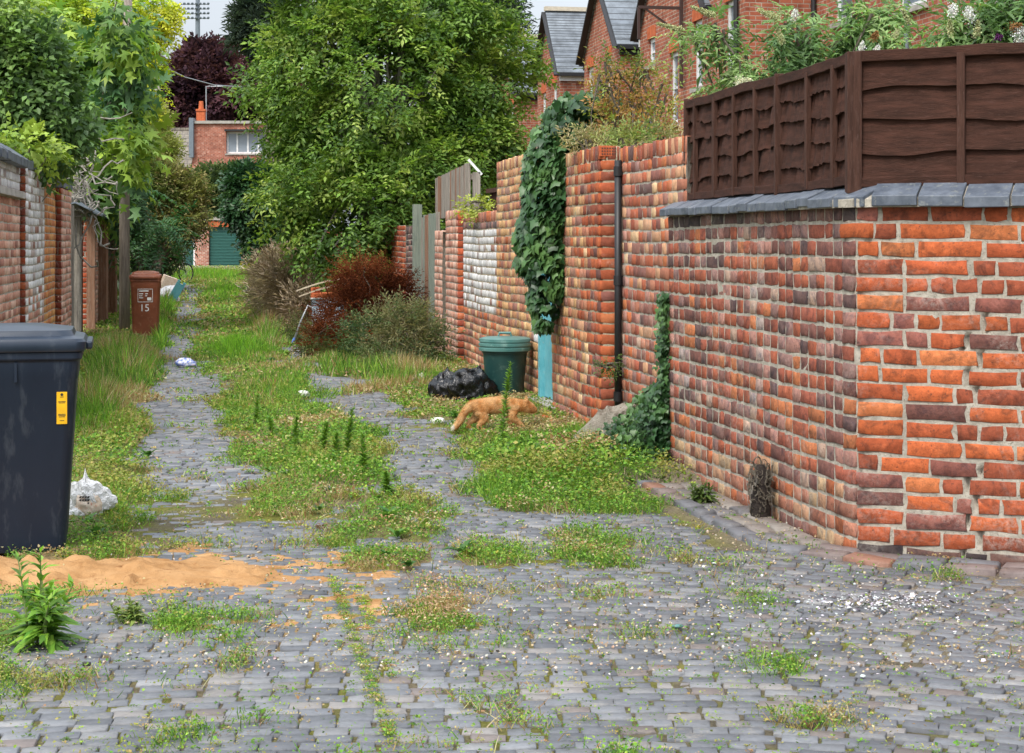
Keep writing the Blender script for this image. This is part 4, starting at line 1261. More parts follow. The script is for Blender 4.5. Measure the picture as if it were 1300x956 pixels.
for a, o_, w, m, z1, nm in ((.1, .06, .16, 'grey_wood', 1.95, 'post'), (.6, 0, .3, 'fence', 1.85, 'board'), (1.0, .0, .3, 'fence', 1.85, 'board'), (1.4, .0, .3, 'fence', 1.85, 'board'), (1.75, .05, .14, 'grey_wood', 1.9, 'post'), (2.3, .0, .4, 'fence', 1.8, 'board'), (2.8, .0, .4, 'fence', 1.8, 'board'), (3.3, .0, .4, 'fence', 1.8, 'board'), (4.1, .11, .16, 'brown_wood', 1.86, 'post')):
    p = ld * a + ln_ * o_; mb = MB(); mb.bar(Vector((p.x, p.y, 0)), Vector((p.x, p.y, z1)), w, .05 if nm == 'board' else .13, up=ln_); mb.build(nm, M[m], lg, bevel=.004)
cn_ = MB(); a, b = U(-1.66, 23.2, 1.90), U(-1.62, 30.4, 1.84)
for i in range(7):
    p, q = a.lerp(b, i / 7), a.lerp(b, (i + 1) / 7 - .004)
    cn_.loft([[r + Vector((.02 + d, 0, z + .02 * math.sin(i * 2.2 + d * 9))) for d, z in ((.16, -.02), (.16, .0), (-.02, .11), (-.25, .06), (-.25, .04), (-.02, .09))] for r in (p, q)])
tag(cn_.build('felt_canopy', M['lead'], None), 'sagging black felt cover strip over the left gate', 'felt cover')
l4 = brick_wall('brick_wall', [tuple(U(-1.88, 27.55).xy), tuple(U(-1.74, 27.6).xy), tuple(U(-1.74, 33.4).xy)], 1.80, pal_const((0, 9, PAL_PINK), (0, .15, PAL_RED)), 64, bl=.24, mix_len=0, mat='brick_r', top_edge=False)
tag(l4, 'low brick wall beyond the left gate with a red end', 'brick wall')
for i, Yp in enumerate((29.9, 33.2)):
    mb = MB(); p = U(-1.66, Yp); mb.cbox((p.x, p.y, .9), (.15, .15, 1.85))
    tag(mb.build('timber_post', M['brown_wood'], None, bevel=.006), ('pinkish grey timber post nearer the left gate' if i == 0 else 'pinkish grey timber post next to the ivy column'), 'post', 'timber posts against the low left wall')
l5 = brick_wall('brick_wall', [tuple(U(-1.76, 33.6).xy), tuple(U(-1.9, 84).xy)], 1.78, pal_const((0, 99, PAL_OLD)), 65, bl=.24, mix_len=0, top_edge=False)
tag(l5, 'farthest left brick wall behind the ivy and telegraph pole', 'brick wall')

M['pole_wood'] = mottled('grey_brown_pole', (.17, .14, .12), (.33, .28, .24), 5, .95, (.35, .3, .26), .9, .01, .1, stretch=(5, 5, .4))
tp = empty('telegraph_pole', (P(158, 400, 27.4).x, 27.4, 0)); tag(tp, 'old grey wooden telegraph pole rising out of the left trees', 'telegraph pole')
mb = MB(); mb.tube([(0, 0, 0), (.0, 0, 2.6), (.06, 0, 5.6)], [.086, .08, .068], 14); mb.build('pole', M['pole_wood'], tp, smooth=True)
mb = MB(); mb.tube([(.02, -.11, 3.3), (-.25, -.12, 3.42), (-.9, -.12, 3.40)], .012, 6); mb.build('bracket', M['steel'], tp)
p2 = empty('telegraph_pole', (P(200, 300, 70).x, 70, 0)); tag(p2, 'short grey pole beside the purple tree carrying a wire', 'telegraph pole')
mb = MB(); mb.tube([(0, 0, 0), (0, 0, 8.9)], [.14, .12], 10); mb.build('pole', M['bark_pale'], p2, smooth=True)
mb = MB(); mb.tube([(0, 0, 8.6), P(235, 98, 74) - Vector(p2.location), P(272, 108, 80) - Vector(p2.location), P(330, 112, 92) - Vector(p2.location)], .022, 5, False); mb.build('wire', M['steel'], p2)


# ================================================================== bins
def rrect(hx, hy, r, z, n=4, cx=0, cy=0):
    out = []
    for sx, sy, a0 in ((1, 1, 0), (-1, 1, 90), (-1, -1, 180), (1, -1, 270)):
        for i in range(n + 1):
            a = math.radians(a0 + 90 * i / n)
            out.append(Vector((cx + sx * (hx - r) + r * math.cos(a), cy + sy * (hy - r) + r * math.sin(a), z)))
    return out


def wheelie_bin(label, loc, rz, D, W, H, mb_, ml, sc=1.0):
    root = tag(empty('wheelie_bin', loc, rz), label, 'wheelie bin')
    hd, hw = D / 2, W / 2; b = MB(); zt = H * .87
    b.loft([rrect(hd * .72, hw * .80, .04, .02, cx=.02), rrect(hd * .74, hw * .83, .05, .06, cx=.02), rrect(hd * .93, hw * .94, .05, zt - .10), rrect(hd * .945, hw * .95, .05, zt - .09),
            rrect(hd * .955, hw * .965, .05, zt - .01), rrect(hd * 1.0, hw * 1.0, .045, zt), rrect(hd * 1.0, hw * 1.0, .045, zt + .035), rrect(hd * .9, hw * .9, .04, zt + .036)])
    body = b.build('body', mb_, root, smooth=True); body.modifiers.new('b', 'BEVEL').width = .004
    body.modifiers['b'].limit_method = 'ANGLE'; body.data.set_sharp_from_angle(angle=math.radians(35))
    b = MB()                                                        # moulded ribs under the rim and a shallow panel line
    for y in (-hw * .965, hw * .965):
        for x in (-.2, .06): b.cbox((x * D / .7, y, zt - .06), (.012, .012, .09))
    b.build('rib', mb_, root)
    b = MB(); z = zt + .036
    b.loft([rrect(hd * 1.03, hw * 1.03, .05, z), rrect(hd * 1.05, hw * 1.05, .05, z + .012), rrect(hd * 1.05, hw * 1.05, .05, z + .045), rrect(hd * 1.02, hw * 1.02, .05, z + .06),
            rrect(hd * .90, hw * .9, .06, z + .072), rrect(hd * .87, hw * .86, .08, z + .098), rrect(hd * .5, hw * .55, .08, z + .118), rrect(.05, .05, .04, z + .122)])
    lid = b.build('lid', ml, root, smooth=True); lid.data.set_sharp_from_angle(angle=math.radians(35))
    b = MB(); b.loft([[Vector((x, y, zz)) for y, zz in ((-hw * .75, z + .005), (hw * .75, z + .005), (hw * .75, z + .045), (-hw * .75, z + .045))] for x in (hd * 1.04, hd * 1.13)])
    b.build('lid_lip', ml, lid, bevel=.01)
    b = MB(); b.tube([(-hd * 1.0, -hw * .6, zt), (-hd * 1.22, -hw * .6, zt + .03), (-hd * 1.22, hw * .6, zt + .03), (-hd * 1.0, hw * .6, zt)], .014, 8); b.build('handle', mb_, root)
    for s in (-1, 1):
        b = MB(); b.tube([(-hd * .72, s * hw * .72, .1), (-hd * .72, s * hw * .86, .1)], .1, 20); w = b.build('wheel', M['rubber'], root)
        b = MB(); b.tube([(-hd * .72, s * hw * .861, .1), (-hd * .72, s * hw * .885, .1)], .05, 14); b.build('hub', ml, w)
    return root


def text_mesh(txt, size, mat, parent, M4, name='lettering', th=.0008):
    cu = bpy.data.curves.new(name, 'FONT'); cu.body = txt; cu.size = size; cu.extrude = th; cu.align_x = 'CENTER'; cu.align_y = 'CENTER'
    o = bpy.data.objects.new('t', cu); COL.objects.link(o); dg = bpy.context.evaluated_depsgraph_get(); dg.update()
    me = bpy.data.meshes.new_from_object(o.evaluated_get(dg)); bpy.data.objects.remove(o); me.transform(M4); me.materials.clear()
    return link(name, me, mat, parent)


bb = wheelie_bin('large navy black wheelie bin with yellow sticker at the left edge', (-2.45, 8.38, 0), math.radians(13), .73, .58, 1.075, M['black_plastic'], M['black_lid'])


def on_side(x, z, hw=.29, H=1.075, D=.73):
    """frame on the camera side of the black bin (local -y), following its taper"""
    zt = H * .87; t = (z - .06) / (zt - .16); y = -hw * (.83 + (.94 - .83) * t) - .003
    sl = hw * .11 / (zt - .16)
    ex = Vector((1, 0, 0)); ez = Vector((0, -sl, 1)).normalized(); ny = ex.cross(ez)
    return Matrix(((ex.x, ez.x, ny.x, x), (ex.y, ez.y, ny.y, y), (ex.z, ez.z, ny.z, z), (0, 0, 0, 1)))


Mx = on_side(.272, .705)
b = MB(); b.box((-.024, -.076, 0), (.024, .076, .0015), Mx); st = b.build('sticker', M['yellow'], bb)
b = MB()
for yy, wv in ((.052, .016), (.030, .034), (.024, .030), (-.030, .034), (-.036, .034), (-.042, .028), (-.060, .02)):
    b.box((-wv / 2, yy - .0014, .0016), (wv / 2, yy + .0014, .0022), Mx)
b.tube([Mx @ Vector((0, .063, .0016)), Mx @ Vector((0, .063, .0022))], .007, 10); b.build('print', M['ink'], st)

br = wheelie_bin('brown wheelie bin numbered 15 beside the telegraph pole', (P(185, 400, 26.2).x, 26.2, 0), math.radians(-90 + 10), .49, .455, 1.0, M['brown_plastic'], M['brown_plastic'])


def on_front(y, z, hd=.245, H=1.0):
    zt = H * .87; t = (z - .06) / (zt - .16); x = hd * (.74 + .19 * t) + .02 * (1 - t) + .003; sl = (hd * .19 - .02) / (zt - .16)
    ex = Vector((0, 1, 0)); ez = Vector((sl, 0, 1)).normalized(); n = ex.cross(ez)
    return Matrix(((ex.x, ez.x, n.x, x), (ex.y, ez.y, n.y, y), (ex.z, ez.z, n.z, z), (0, 0, 0, 1)))


Mx = on_front(-.0, .66)
b = MB()
for (x0, z0, x1, z1) in ((-.11, -.10, .11, -.093), (-.11, .093, .11, .10), (-.11, -.10, -.104, .10), (.104, -.10, .11, .10), (-.09, .06, .05, .075), (-.09, .02, -.03, .032), (-.09, -.01, -.04, .0), (-.09, -.04, -.03, -.03), (.0, .02, .04, .032), (.0, -.01, .03, 0), (.03, -.075, .09, -.03)):
    b.box((x0, z0, 0), (x1, z1, .0015), Mx)
b.build('label', M['white_label'], br)
text_mesh('15', .15, M['white_label'], br, on_front(-.01, .47))

gb = empty('dustbin', (P(641, 500, 15.95).x, 15.95, 0)); tag(gb, 'round dark green plastic dustbin with pale ribbed lid by the yellowish wall', 'dustbin')


def circ(r, z, n=40, sq=.0):
    return [Vector((r * math.cos(2 * math.pi * i / n), r * math.sin(2 * math.pi * i / n), z)) for i in range(n)]


b = MB(); b.loft([circ(.158, .0), circ(.163, .02), circ(.19, .30), circ(.203, .455), circ(.212, .458), circ(.214, .48), circ(.205, .482)]); o = b.build('body', M['green_plastic'], gb, smooth=True); o.data.set_sharp_from_angle(angle=math.radians(35))
b = MB(); b.loft([circ(.232, .478), circ(.240, .482), circ(.242, .505), circ(.232, .51), circ(.232, .522), circ(.241, .526), circ(.241, .548), circ(.231, .552), circ(.231, .560), circ(.238, .564), circ(.236, .590), circ(.20, .602), circ(.08, .61)])
o = b.build('lid', M['green_lid'], gb, smooth=True); o.data.set_sharp_from_angle(angle=math.radians(35))
b = MB(); b.tube([(-.06, 0, .605), (-.05, 0, .64), (.05, 0, .64), (.06, 0, .605)], .012, 8); b.build('handle', M['green_lid'], gb)


def blob(name, loc, r, seed, mat, parent=None, crease=.18, n1=64, n2=44, flat=.0, knot=0.0, fr=5):
    rs = np.random.RandomState(seed); th, ph = np.meshgrid(np.linspace(0, 2 * np.pi, n1, endpoint=False), np.linspace(.001, np.pi - .001, n2), indexing='ij')
    d = np.stack([np.cos(th) * np.sin(ph), np.sin(th) * np.sin(ph), np.cos(ph)], -1)
    k = fbm(d[..., 0] * 1.3 + seed, d[..., 1] * 1.3, d[..., 2] * 1.3, seed, 2) - .5
    rd = 1 - np.abs(fbm(d[..., 0] * fr + seed, d[..., 1] * fr, d[..., 2] * fr * .6, seed + 5, 3) - .5) * 4
    R = 1 + k * .8 + crease * rd * .5
    V = d * R[..., None] * np.array(r)
    if knot: V[..., 2] += knot * np.exp(-((ph / .22) ** 2)); s = 1 - .75 * np.exp(-((ph / .35) ** 2)); V[..., :2] *= s[..., None]
    V[..., 2] = np.maximum(V[..., 2], -r[2] * .62)
    V += np.array([0, 0, r[2] * .62])
    idx = np.arange(n1 * n2).reshape(n1, n2); nx = np.roll(idx, -1, 0)
    Q = np.stack([idx[:, :-1], idx[:, 1:], nx[:, 1:], nx[:, :-1]], -1).reshape(-1, 4)
    o = npmesh(name, V.reshape(-1, 3), Q, mat, smooth=True, parent=parent); o.location = loc
    return o


def bagmat(name, c, rough, spec=.6, trans=0.0, bs=.9, sc=9):
    m, nt, b_ = new_mat(name); b_.inputs['Base Color'].default_value = (*c, 1); b_.inputs['Roughness'].default_value = rough; b_.inputs['Specular IOR Level'].default_value = spec
    tc = N(nt, 'ShaderNodeTexCoord'); n = noise_node(nt, sc, 6, .6, tc.outputs['Object'], 1.5)
    s = N(nt, 'ShaderNodeMath', operation='SUBTRACT'); nt.links.new(n.outputs['Fac'], s.inputs[0]); s.inputs[1].default_value = .5
    a = N(nt, 'ShaderNodeMath', operation='ABSOLUTE'); nt.links.new(s.outputs[0], a.inputs[0]); bump(nt, b_, a.outputs[0], bs, .05)
    if trans: b_.inputs['Transmission Weight'].default_value = trans
    return m


M['bin_bag'] = bagmat('black_bin_bag', (.003, .0035, .005), .24, .5, 0, .5, 8)
M['white_bag'] = bagmat('white_carrier_bag', (.74, .74, .73), .4, .5, .0, .8, 14)
g_ = 'bin bags dumped by the dustbin'
b1 = blob('bin_bag', (P(597, 505, 15.75).x, 15.75, -.01), (.21, .17, .20), 3, M['bin_bag'], knot=.05, crease=.34, fr=3.4, n1=96, n2=60); b1.rotation_euler = (0, .25, .4)
tag(b1, 'larger shiny black bin bag leaning against the green dustbin', 'bin bag', g_)
b2 = blob('bin_bag', (P(568, 505, 16.1).x, 16.1, -.01), (.17, .16, .175), 8, M['bin_bag'], knot=.04, crease=.34, fr=3.4, n1=96, n2=60)
tag(b2, 'smaller black bin bag to the left of the larger one', 'bin bag', g_)
wbg = empty('carrier_bag', (P(113, 660, 9.25).x, 9.25, 0)); tag(wbg, 'torn white carrier bag of rubbish behind the navy black bin', 'carrier bag')
blob('bag', (-.02, 0, 0), (.08, .08, .125), 12, M['white_bag'], wbg, .6, fr=2.6, n1=40, n2=26, knot=.06)
blob('bag_fold', (.05, .03, .06), (.065, .05, .06), 14, M['white_bag'], wbg, .7, fr=2.5, n1=34, n2=22)
blob('bag_fold', (-.05, -.06, -.01), (.06, .05, .05), 17, M['white_bag'], wbg, .7, fr=2.5, n1=34, n2=22)
for ch_ in wbg.children: ch_.data.polygons.foreach_set('use_smooth', [False] * len(ch_.data.polygons))
M['cream_net'] = mottled('printed_paper', (.55, .42, .30), (.68, .60, .5), 20, .8, (.45, .10, .06), .5, .004)
blob('contents', (.0, -.05, .03), (.062, .05, .075), 15, M['cream_net'], wbg, .3)
b = MB()
for i in range(5):
    for j in range(4): b.tube([(-.022 + j * .014, -.1, .075 + i * .016), (-.022 + j * .014, -.085, .075 + i * .016)], .0045, 6)
b.build('holes', M['ink'], wbg)  # solid black pegs, the shade of open holes put into their colour

# small litter
M['pale_litter'] = plain('pale_litter', (.68, .67, .62), .5)
M['blue_litter'] = mottled('blue_wrapper', (.12, .2, .5), (.6, .62, .66), 30, .4, (.5, .06, .05), .3, .002, p=(.45, .55))
o = blob('plastic_bottle', (P(556, 532, GY(537)).x, GY(537), 0), (.055, .03, .028), 21, M['pale_litter'], None, .08, 24, 16); tag(o, 'crushed white plastic bottle lying left of the cat', 'bottle')
o = blob('wrapper', (P(236, 466, GY(468)).x, GY(468), .03), (.10, .06, .05), 22, M['blue_litter'], None, .5, 30, 20, fr=3); tag(o, 'blue and white wrapper on the left wheel track', 'wrapper')
o = blob('paper_scrap', (P(386, 504, GY(506)).x, GY(506), .02), (.05, .03, .03), 23, M['pale_litter'], None, .5, 20, 14); tag(o, 'crumpled white paper scrap on the right wheel track', 'paper')
o = blob('slate_chip', (P(860, 798, GY(800)).x, GY(800), .01), (.022, .012, .008), 24, M['green_lid'], None, .2, 12, 8); tag(o, 'small grey green chip on the bare paving', 'stone chip')
b = MB(); q = P(110, 848, GY(852)); b.cbox((q.x, q.y, .025), (.028, .015, .014)); o = b.build('lighter_scrap', M['ink'], None, bevel=.003); tag(o, 'tiny black plastic scrap on paving at bottom left', 'plastic scrap')
rs = np.random.RandomState(31); n = 620                              # white chips
px = np.concatenate([rs.normal(1125, 45, 360), rs.normal(1030, 110, 130), rs.uniform(700, 1290, 130)]); py = np.concatenate([rs.normal(768, 5.5, 360), rs.normal(775, 12, 130), rs.uniform(715, 865, 130)])
y = EYE * F / (py - CY); x = (px - CX) * y / F
D = unit(np.column_stack([rs.normal(0, 1, n), rs.normal(0, 1, n), rs.normal(0, .25, n)])); Nn = unit(np.column_stack([rs.normal(0, .35, n), rs.normal(0, .35, n), np.ones(n)]))
L = rs.uniform(.005, .014, n) * (1 + (rs.rand(n) < .08)); O = np.column_stack([x, y, rs.uniform(.013, .02, n)])
T_CHIP = (np.array([(0, -.4, 0), (.5, -.6, .05), (1, -.2, 0), (.8, .5, .0), (.2, .5, .06), (0, -.4, -.15), (.5, -.6, -.12), (1, -.2, -.15), (.8, .5, -.15), (.2, .5, -.12)], float),
          [(0, 1, 4), (1, 3, 4), (1, 2, 3), (0, 5, 6), (0, 6, 1), (1, 6, 7), (1, 7, 2), (2, 7, 8), (2, 8, 3), (3, 8, 9), (3, 9, 4), (4, 9, 5), (4, 5, 0)])
o = leafmesh('litter_chips', O, D, Nn, L, L * .8, T_CHIP, palette([(.66, .66, .66), (.5, .5, .52), (.10, .09, .10), (.28, .26, .28)], n, rs, .08, (3.4, 3, 2.6, 1.6)), colmat('chip', .6, 30, .1, .1, .001))
tag(o, 'scatter of white broken chips on the paving by the corner', 'chips', kind='stuff')
n = 5200; px = rs.uniform(0, 1300, n); py = 560 + 300 * rs.rand(n) ** .8; y = EYE * F / (py - CY); x = (px - CX) * y / F; kk = sand_h(x, y) < .01; x, y = x[kk], y[kk]; n = len(x)
D = rdir(n, rs); L = rs.uniform(.004, .013, n); O = np.column_stack([x, y, rs.uniform(.012, .02, n)]); Nn = unit(np.column_stack([rs.normal(0, .5, n), rs.normal(0, .5, n), np.ones(n)]))
o = leafmesh('grit', O, D, Nn, L, L, T_CHIP, palette([(.42, .32, .2), (.32, .24, .15), (.5, .40, .27), (.14, .12, .10), (.5, .46, .40)], n, rs, .15), bpy.data.materials['chip'])
tag(o, 'loose grit and crumbs of mortar over the paving', 'grit', kind='stuff')

# stump at the foot of the tall wall
sp_ = P(778, 560, 12.15); st = empty('tree_stump', (sp_.x, sp_.y, 0)); tag(st, 'grey dead tree stump with a long root at the foot of the wall', 'tree stump')
rings = []; rs = np.random.RandomState(4); nA = 36
jn = rs.normal(0, 1, nA)
for h in np.linspace(-.03, .315, 14):
    t = max(0, h) / .315; r = []
    for i in range(nA):
        a = 2 * math.pi * i / nA
        flare = .135 + .035 * (1 - t) ** 2 + .30 * (1 - t) ** 1.25 * max(0, math.cos(a - math.radians(188))) ** 5 + .10 * (1 - t) ** 1.5 * max(0, math.cos(a - math.radians(275))) ** 4
        flare *= 1 + .035 * jn[i] + .05 * math.sin(a * 7 + t * 2)
        z = h + (.03 * math.sin(a + 1) + .006 * jn[(i * 5) % nA]) * t ** 3
        r.append(Vector((math.cos(a) * flare + .03 * t, math.sin(a) * flare * .8, z)))
    rings.append(r)
rings.append([v * Vector((1, 1, 1)).length / 1.7320508 if False else Vector((v.x * .8, v.y * .8, v.z - .02)) for v in rings[-1]]); rings.append([Vector((v.x * .3, v.y * .3, .27)) for v in rings[-1]])
b = MB(); b.loft(rings); o = b.build('stump', M['stump'], st)
b = MB()
for i in range(26):
    a = rs.uniform(math.radians(200), math.radians(345)); r0 = .17; p = Vector((math.cos(a) * r0 + .04, math.sin(a) * r0 * .85, rs.uniform(.06, .25))); pts = [p]
    for k in range(4): p = p + Vector((rs.normal(0, .025), rs.normal(-.005, .012), rs.normal(-.03, .02))); p.z = max(p.z, .01); pts.append(p.copy())
    b.tube(pts, [.004, .004, .003, .003, .002], 5)
b.build('dry_roots', M['bark_pale'], st)

# dead root clump against the near wall
Yr = 9.33; rp_ = U(3.07, Yr); rc = empty('dead_root', (rp_.x - .05, Yr - .02, 0)); tag(rc, 'brown tangled dead ivy root against the near red wall', 'dead root')
rs = np.random.RandomState(77); b = MB()
for i in range(130):
    p = Vector((rs.normal(0, .032), rs.normal(0, .04), rs.uniform(.02, .27))); pts = [p.copy()]; a = rs.rand() * 6.3
    for k in range(6):
        a += rs.normal(.9, .5); p = p + Vector((math.cos(a) * .016, rs.normal(0, .01), math.sin(a) * .022)); p.x = max(-.06, min(.05, p.x)); p.y = max(-.085, min(.08, p.y)); p.z = max(0.0, p.z); pts.append(p.copy())
    r = rs.uniform(.0018, .0045); b.tube(pts, [r] * 7, 5)
b.build('root_tangle', M['bark'], rc)
b = MB(); b.loft([circ(.05, .0, 12), circ(.055, .06, 12), circ(.05, .2, 12), circ(.02, .29, 12)]); b.build('root_core', plain('dark_earth', (.035, .025, .02), .95, bs=1, bd=.02), rc)
b = MB()
for i in range(30):
    p = Vector((rs.normal(-.03, .02), rs.normal(0, .04), rs.uniform(.03, .24))); a = rs.rand() * 6.3; pts = []
    for k in range(7): pts.append(p + Vector((-.02, math.cos(a + k * .6) * .028, math.sin(a + k * .6) * .028)))
    b.tube(pts, .0014, 4)
b.build('pale_tendrils', M['bark_pale'], rc)

# ================================================================== buildings
def wall_cells(mb, x0, x1, z0, z1, holes, y=0.0, dep=.12, Mx=None, back=None):
    """a wall in the x-z plane at y with rectangular openings that have reveals; y grows into the building"""
    xs = sorted({x0, x1, *[h[0] for h in holes], *[h[2] for h in holes]}); zs = sorted({z0, z1, *[h[1] for h in holes], *[h[3] for h in holes]})
    xs = [x for x in xs if x0 <= x <= x1]; zs = [z for z in zs if z0 <= z <= z1]
    tr = (lambda v: Mx @ Vector(v)) if Mx is not None else (lambda v: Vector(v))
    for a, b in zip(xs, xs[1:]):
        for c, d in zip(zs, zs[1:]):
            m = ((a + b) / 2, (c + d) / 2)
            if any(h[0] < m[0] < h[2] and h[1] < m[1] < h[3] for h in holes): continue
            mb.add([tr((a, y, c)), tr((b, y, c)), tr((b, y, d)), tr((a, y, d))], [(0, 1, 2, 3)])
    for a, c, b, d in holes:
        y2 = y + dep
        for q in (((a, y, c), (a, y2, c), (a, y2, d), (a, y, d)), ((b, y, c), (b, y, d), (b, y2, d), (b, y2, c)), ((a, y, c), (b, y, c), (b, y2, c), (a, y2, c)), ((a, y, d), (a, y2, d), (b, y2, d), (b, y, d))):
            mb.add([tr(v) for v in q], [(0, 1, 2, 3)])


def raw(mb, name, mat, parent):
    me = bpy.data.meshes.new(name); me.from_pydata(mb.v, [], mb.f); me.update()
    return link(name, me, mat, parent)


def window(root, a, c, b, d, y, dep=.10, panes=1, rails=(.5,), glass='glass', sill=True, Mx=None, fw=.085):
    f = MB(); yy = y + dep
    for q in ((a, yy, c, a + fw, d), (b - fw, yy, c, b, d), (a + fw, yy, c, b - fw, c + fw), (a + fw, yy, d - fw, b - fw, d)):
        f.box((q[0], q[1] - .03, q[2]), (q[3], q[1] + .03, q[4]))
    for i in range(1, panes):
        x = a + (b - a) * i / panes; f.box((x - fw * .45, yy - .034, c + fw), (x + fw * .45, yy + .028, d - fw))
    for r in rails:
        z = c + (d - c) * r
        for i in range(panes):
            xa = a + (b - a) * i / panes + fw * .5; xb = a + (b - a) * (i + 1) / panes - fw * .5; f.box((xa, yy - .026, z - .025), (xb, yy + .024, z + .025))
    w = f.build('window', M['white'], root)
    g = MB(); g.box((a + .02, yy + .005, c + .02), (b - .02, yy + .012, d - .02)); g.build('pane', M[glass], w)
    if sill:
        s = MB(); s.box((a - .06, y - .07, c - .09), (b + .06, y + dep - .032, c - .002)); s.build('sill', M['concrete'], w)
    return w


def arch(root, a, b, z, y, h=.22):
    mb = MB(); n = 9
    for i in range(n):
        t0, t1 = i / n, (i + .9) / n; x0, x1 = a - .06 + (b - a + .12) * t0, a - .06 + (b - a + .12) * t1; k = .06 * math.sin(math.pi * (t0 + t1) / 2)
        mb.box((x0, y - .012, z + k * .0 + .002), (x1, y + .05, z + h + k))
    return mb.build('window_arch', M['terracotta'], root)


HANG = math.atan2(-1, SL)                         # local +x points back towards the camera, +y away from the alley


def row_house(label, Ynear, Yfar, wins, u=10.0, ze=6.22, rise=1.8, seed=0):
    """rear wing with its gable end to the alley and one slate slope towards the camera, and the main house behind it"""
    k = math.sqrt(1 + SL * SL); Yc = (Ynear + Yfar) / 2
    root = tag(empty('terraced_house', tuple(U(u, Yc)), HANG), label, 'house', 'row of red brick houses behind the gardens')
    hw = (Yfar - Ynear) / 2 * k; zp = ze + rise; dp = 5.0
    h = [((Yc - yw) * k - w / 2, z0, (Yc - yw) * k + w / 2, z1) for yw, z0, z1, w in wins] + [(-hw + .5, .9, -hw + 1.3, 2.2)]
    mb = MB(); wall_cells(mb, -hw, hw, 0, ze, h)
    mb.add([(-hw, 0, ze), (hw, 0, ze), (0, 0, zp)], [(0, 1, 2)])
    for s in (-1, 1): mb.add([(s * hw, 0, 0), (s * hw, dp, 0), (s * hw, dp, ze), (s * hw, 0, ze)], [(0, 1, 2, 3)])
    g = 4.6; mb.add([(-g, dp, 0), (g, dp, 0), (g, dp, 6.6), (-g, dp, 6.6)], [(0, 1, 2, 3)])
    raw(mb, 'wall', M['house_brick'], root)
    for i, q in enumerate(h): window(root, *q, 0, .09, 1, (.5,), 'glass' if i % 2 else 'curtained'); arch(root, q[0], q[2], q[3], 0)
    for s in (-1, 1):
        rf = MB(); o_ = .14; sl_ = rise / hw
        rf.loft([[Vector((0, y, zp + .05)), Vector((s * (hw + o_), y, ze - o_ * sl_ + .05)), Vector((s * (hw + o_), y, ze - o_ * sl_ - .02)), Vector((0, y, zp - .02))] for y in (-.10, dp + 2)])
        r_ = rf.build('roof', M['slate'], root)
        v = MB(); v.bar((0, -.13, zp - .03), (s * (hw + o_), -.13, ze - o_ * sl_ - .03), .05, .15, up=(0, 1, 0)); v.build('barge_board', M['black_iron'], r_)
        gu = MB(); gu.bar((s * (hw + o_ + .03), -.1, ze - .16), (s * (hw + o_ + .03), dp, ze - .16), .11, .09); gu.build('gutter', M['black_iron'], root)
        e = MB(); e.bar((s * (hw + .04), -.02, ze - .25), (s * (hw + .04), dp, ze - .25), .07, .16); e.build('eaves_board', M['white'] if seed % 2 else M['black_iron'], root)
    rb = MB(); rb.bar((0, -.12, zp + .08), (0, dp + 2, zp + .08), .2, .12); rb.build('ridge', M['cream'], root)
    m_ = MB(); m_.add([(-g, dp - .15, 6.55), (g, dp - .15, 6.55), (g, dp + 4, 10.2), (-g, dp + 4, 10.2)], [(0, 1, 2, 3)]); raw(m_, 'main_roof', M['slate'], root)
    dn = MB(); dn.tube([(hw + .10, 1.5, ze - .18), (hw + .07, 1.5, ze - .5), (hw + .07, 1.5, .1)], .05, 8); dn.build('downpipe', M['black_iron'], root)
    return root


row_house('farthest red brick terraced house in the row, mostly behind the big tree', 54.6, 57.8, [(56.8, 4.6, 5.8, .7), (55.4, 4.6, 5.8, .7)], seed=0)
row_house('red brick house whose gable rises right beside the big tree', 48.0, 51.2, [(50.3, 4.4, 5.75, .62), (48.75, 4.55, 5.9, .62), (49.6, 1.5, 2.8, .8)], seed=1)
row_house('red brick house with a black downpipe between two slate roofs', 41.2, 45.0, [(44.3, 5.05, 5.9, .7), (42.3, 5.2, 5.95, .5), (43.4, 2.6, 3.8, .8)], seed=2)
h4 = row_house('red brick house with the iron bracket just left of the dark fence', 34.04, 39.3, [(38.3, 5.35, 5.95, .6), (36.5, 3.95, 5.45, .62), (34.75, 4.55, 5.9, .62)], ze=6.2, rise=2.9, seed=3)
hx = (36.67 - 35.6) * math.sqrt(1 + SL * SL)
mb = MB(); mb.bar((hx, -.10, 4.6), (hx, -.10, 7.6), .07, .07); mb.bar((hx, -.10, 6.25), (hx, -1.0, 6.25), .06, .06); mb.bar((hx, -1.0, 6.25), (hx, -1.0, 5.6), .05, .05); mb.bar((hx, -.1, 5.7), (hx, -.9, 6.25), .04, .04)
mb.build('iron_bracket', M['rust_iron'], h4)
mb = MB(); dx = (36.67 - 36.1) * 1.016
rg = [[Vector((dx, -.55 - .10 * r * r, 3.72)) + Vector((.34 * r * math.cos(t), .10 * r * math.cos(t), .34 * r * math.sin(t))) for t in [i * math.pi / 10 for i in range(20)]] for r in (.05, .35, .7, 1.0)]
mb.loft(rg); mb.bar((dx, -.5, 3.6), (dx, .0, 3.4), .04, .04); mb.build('satellite_dish', M['lead'], h4)

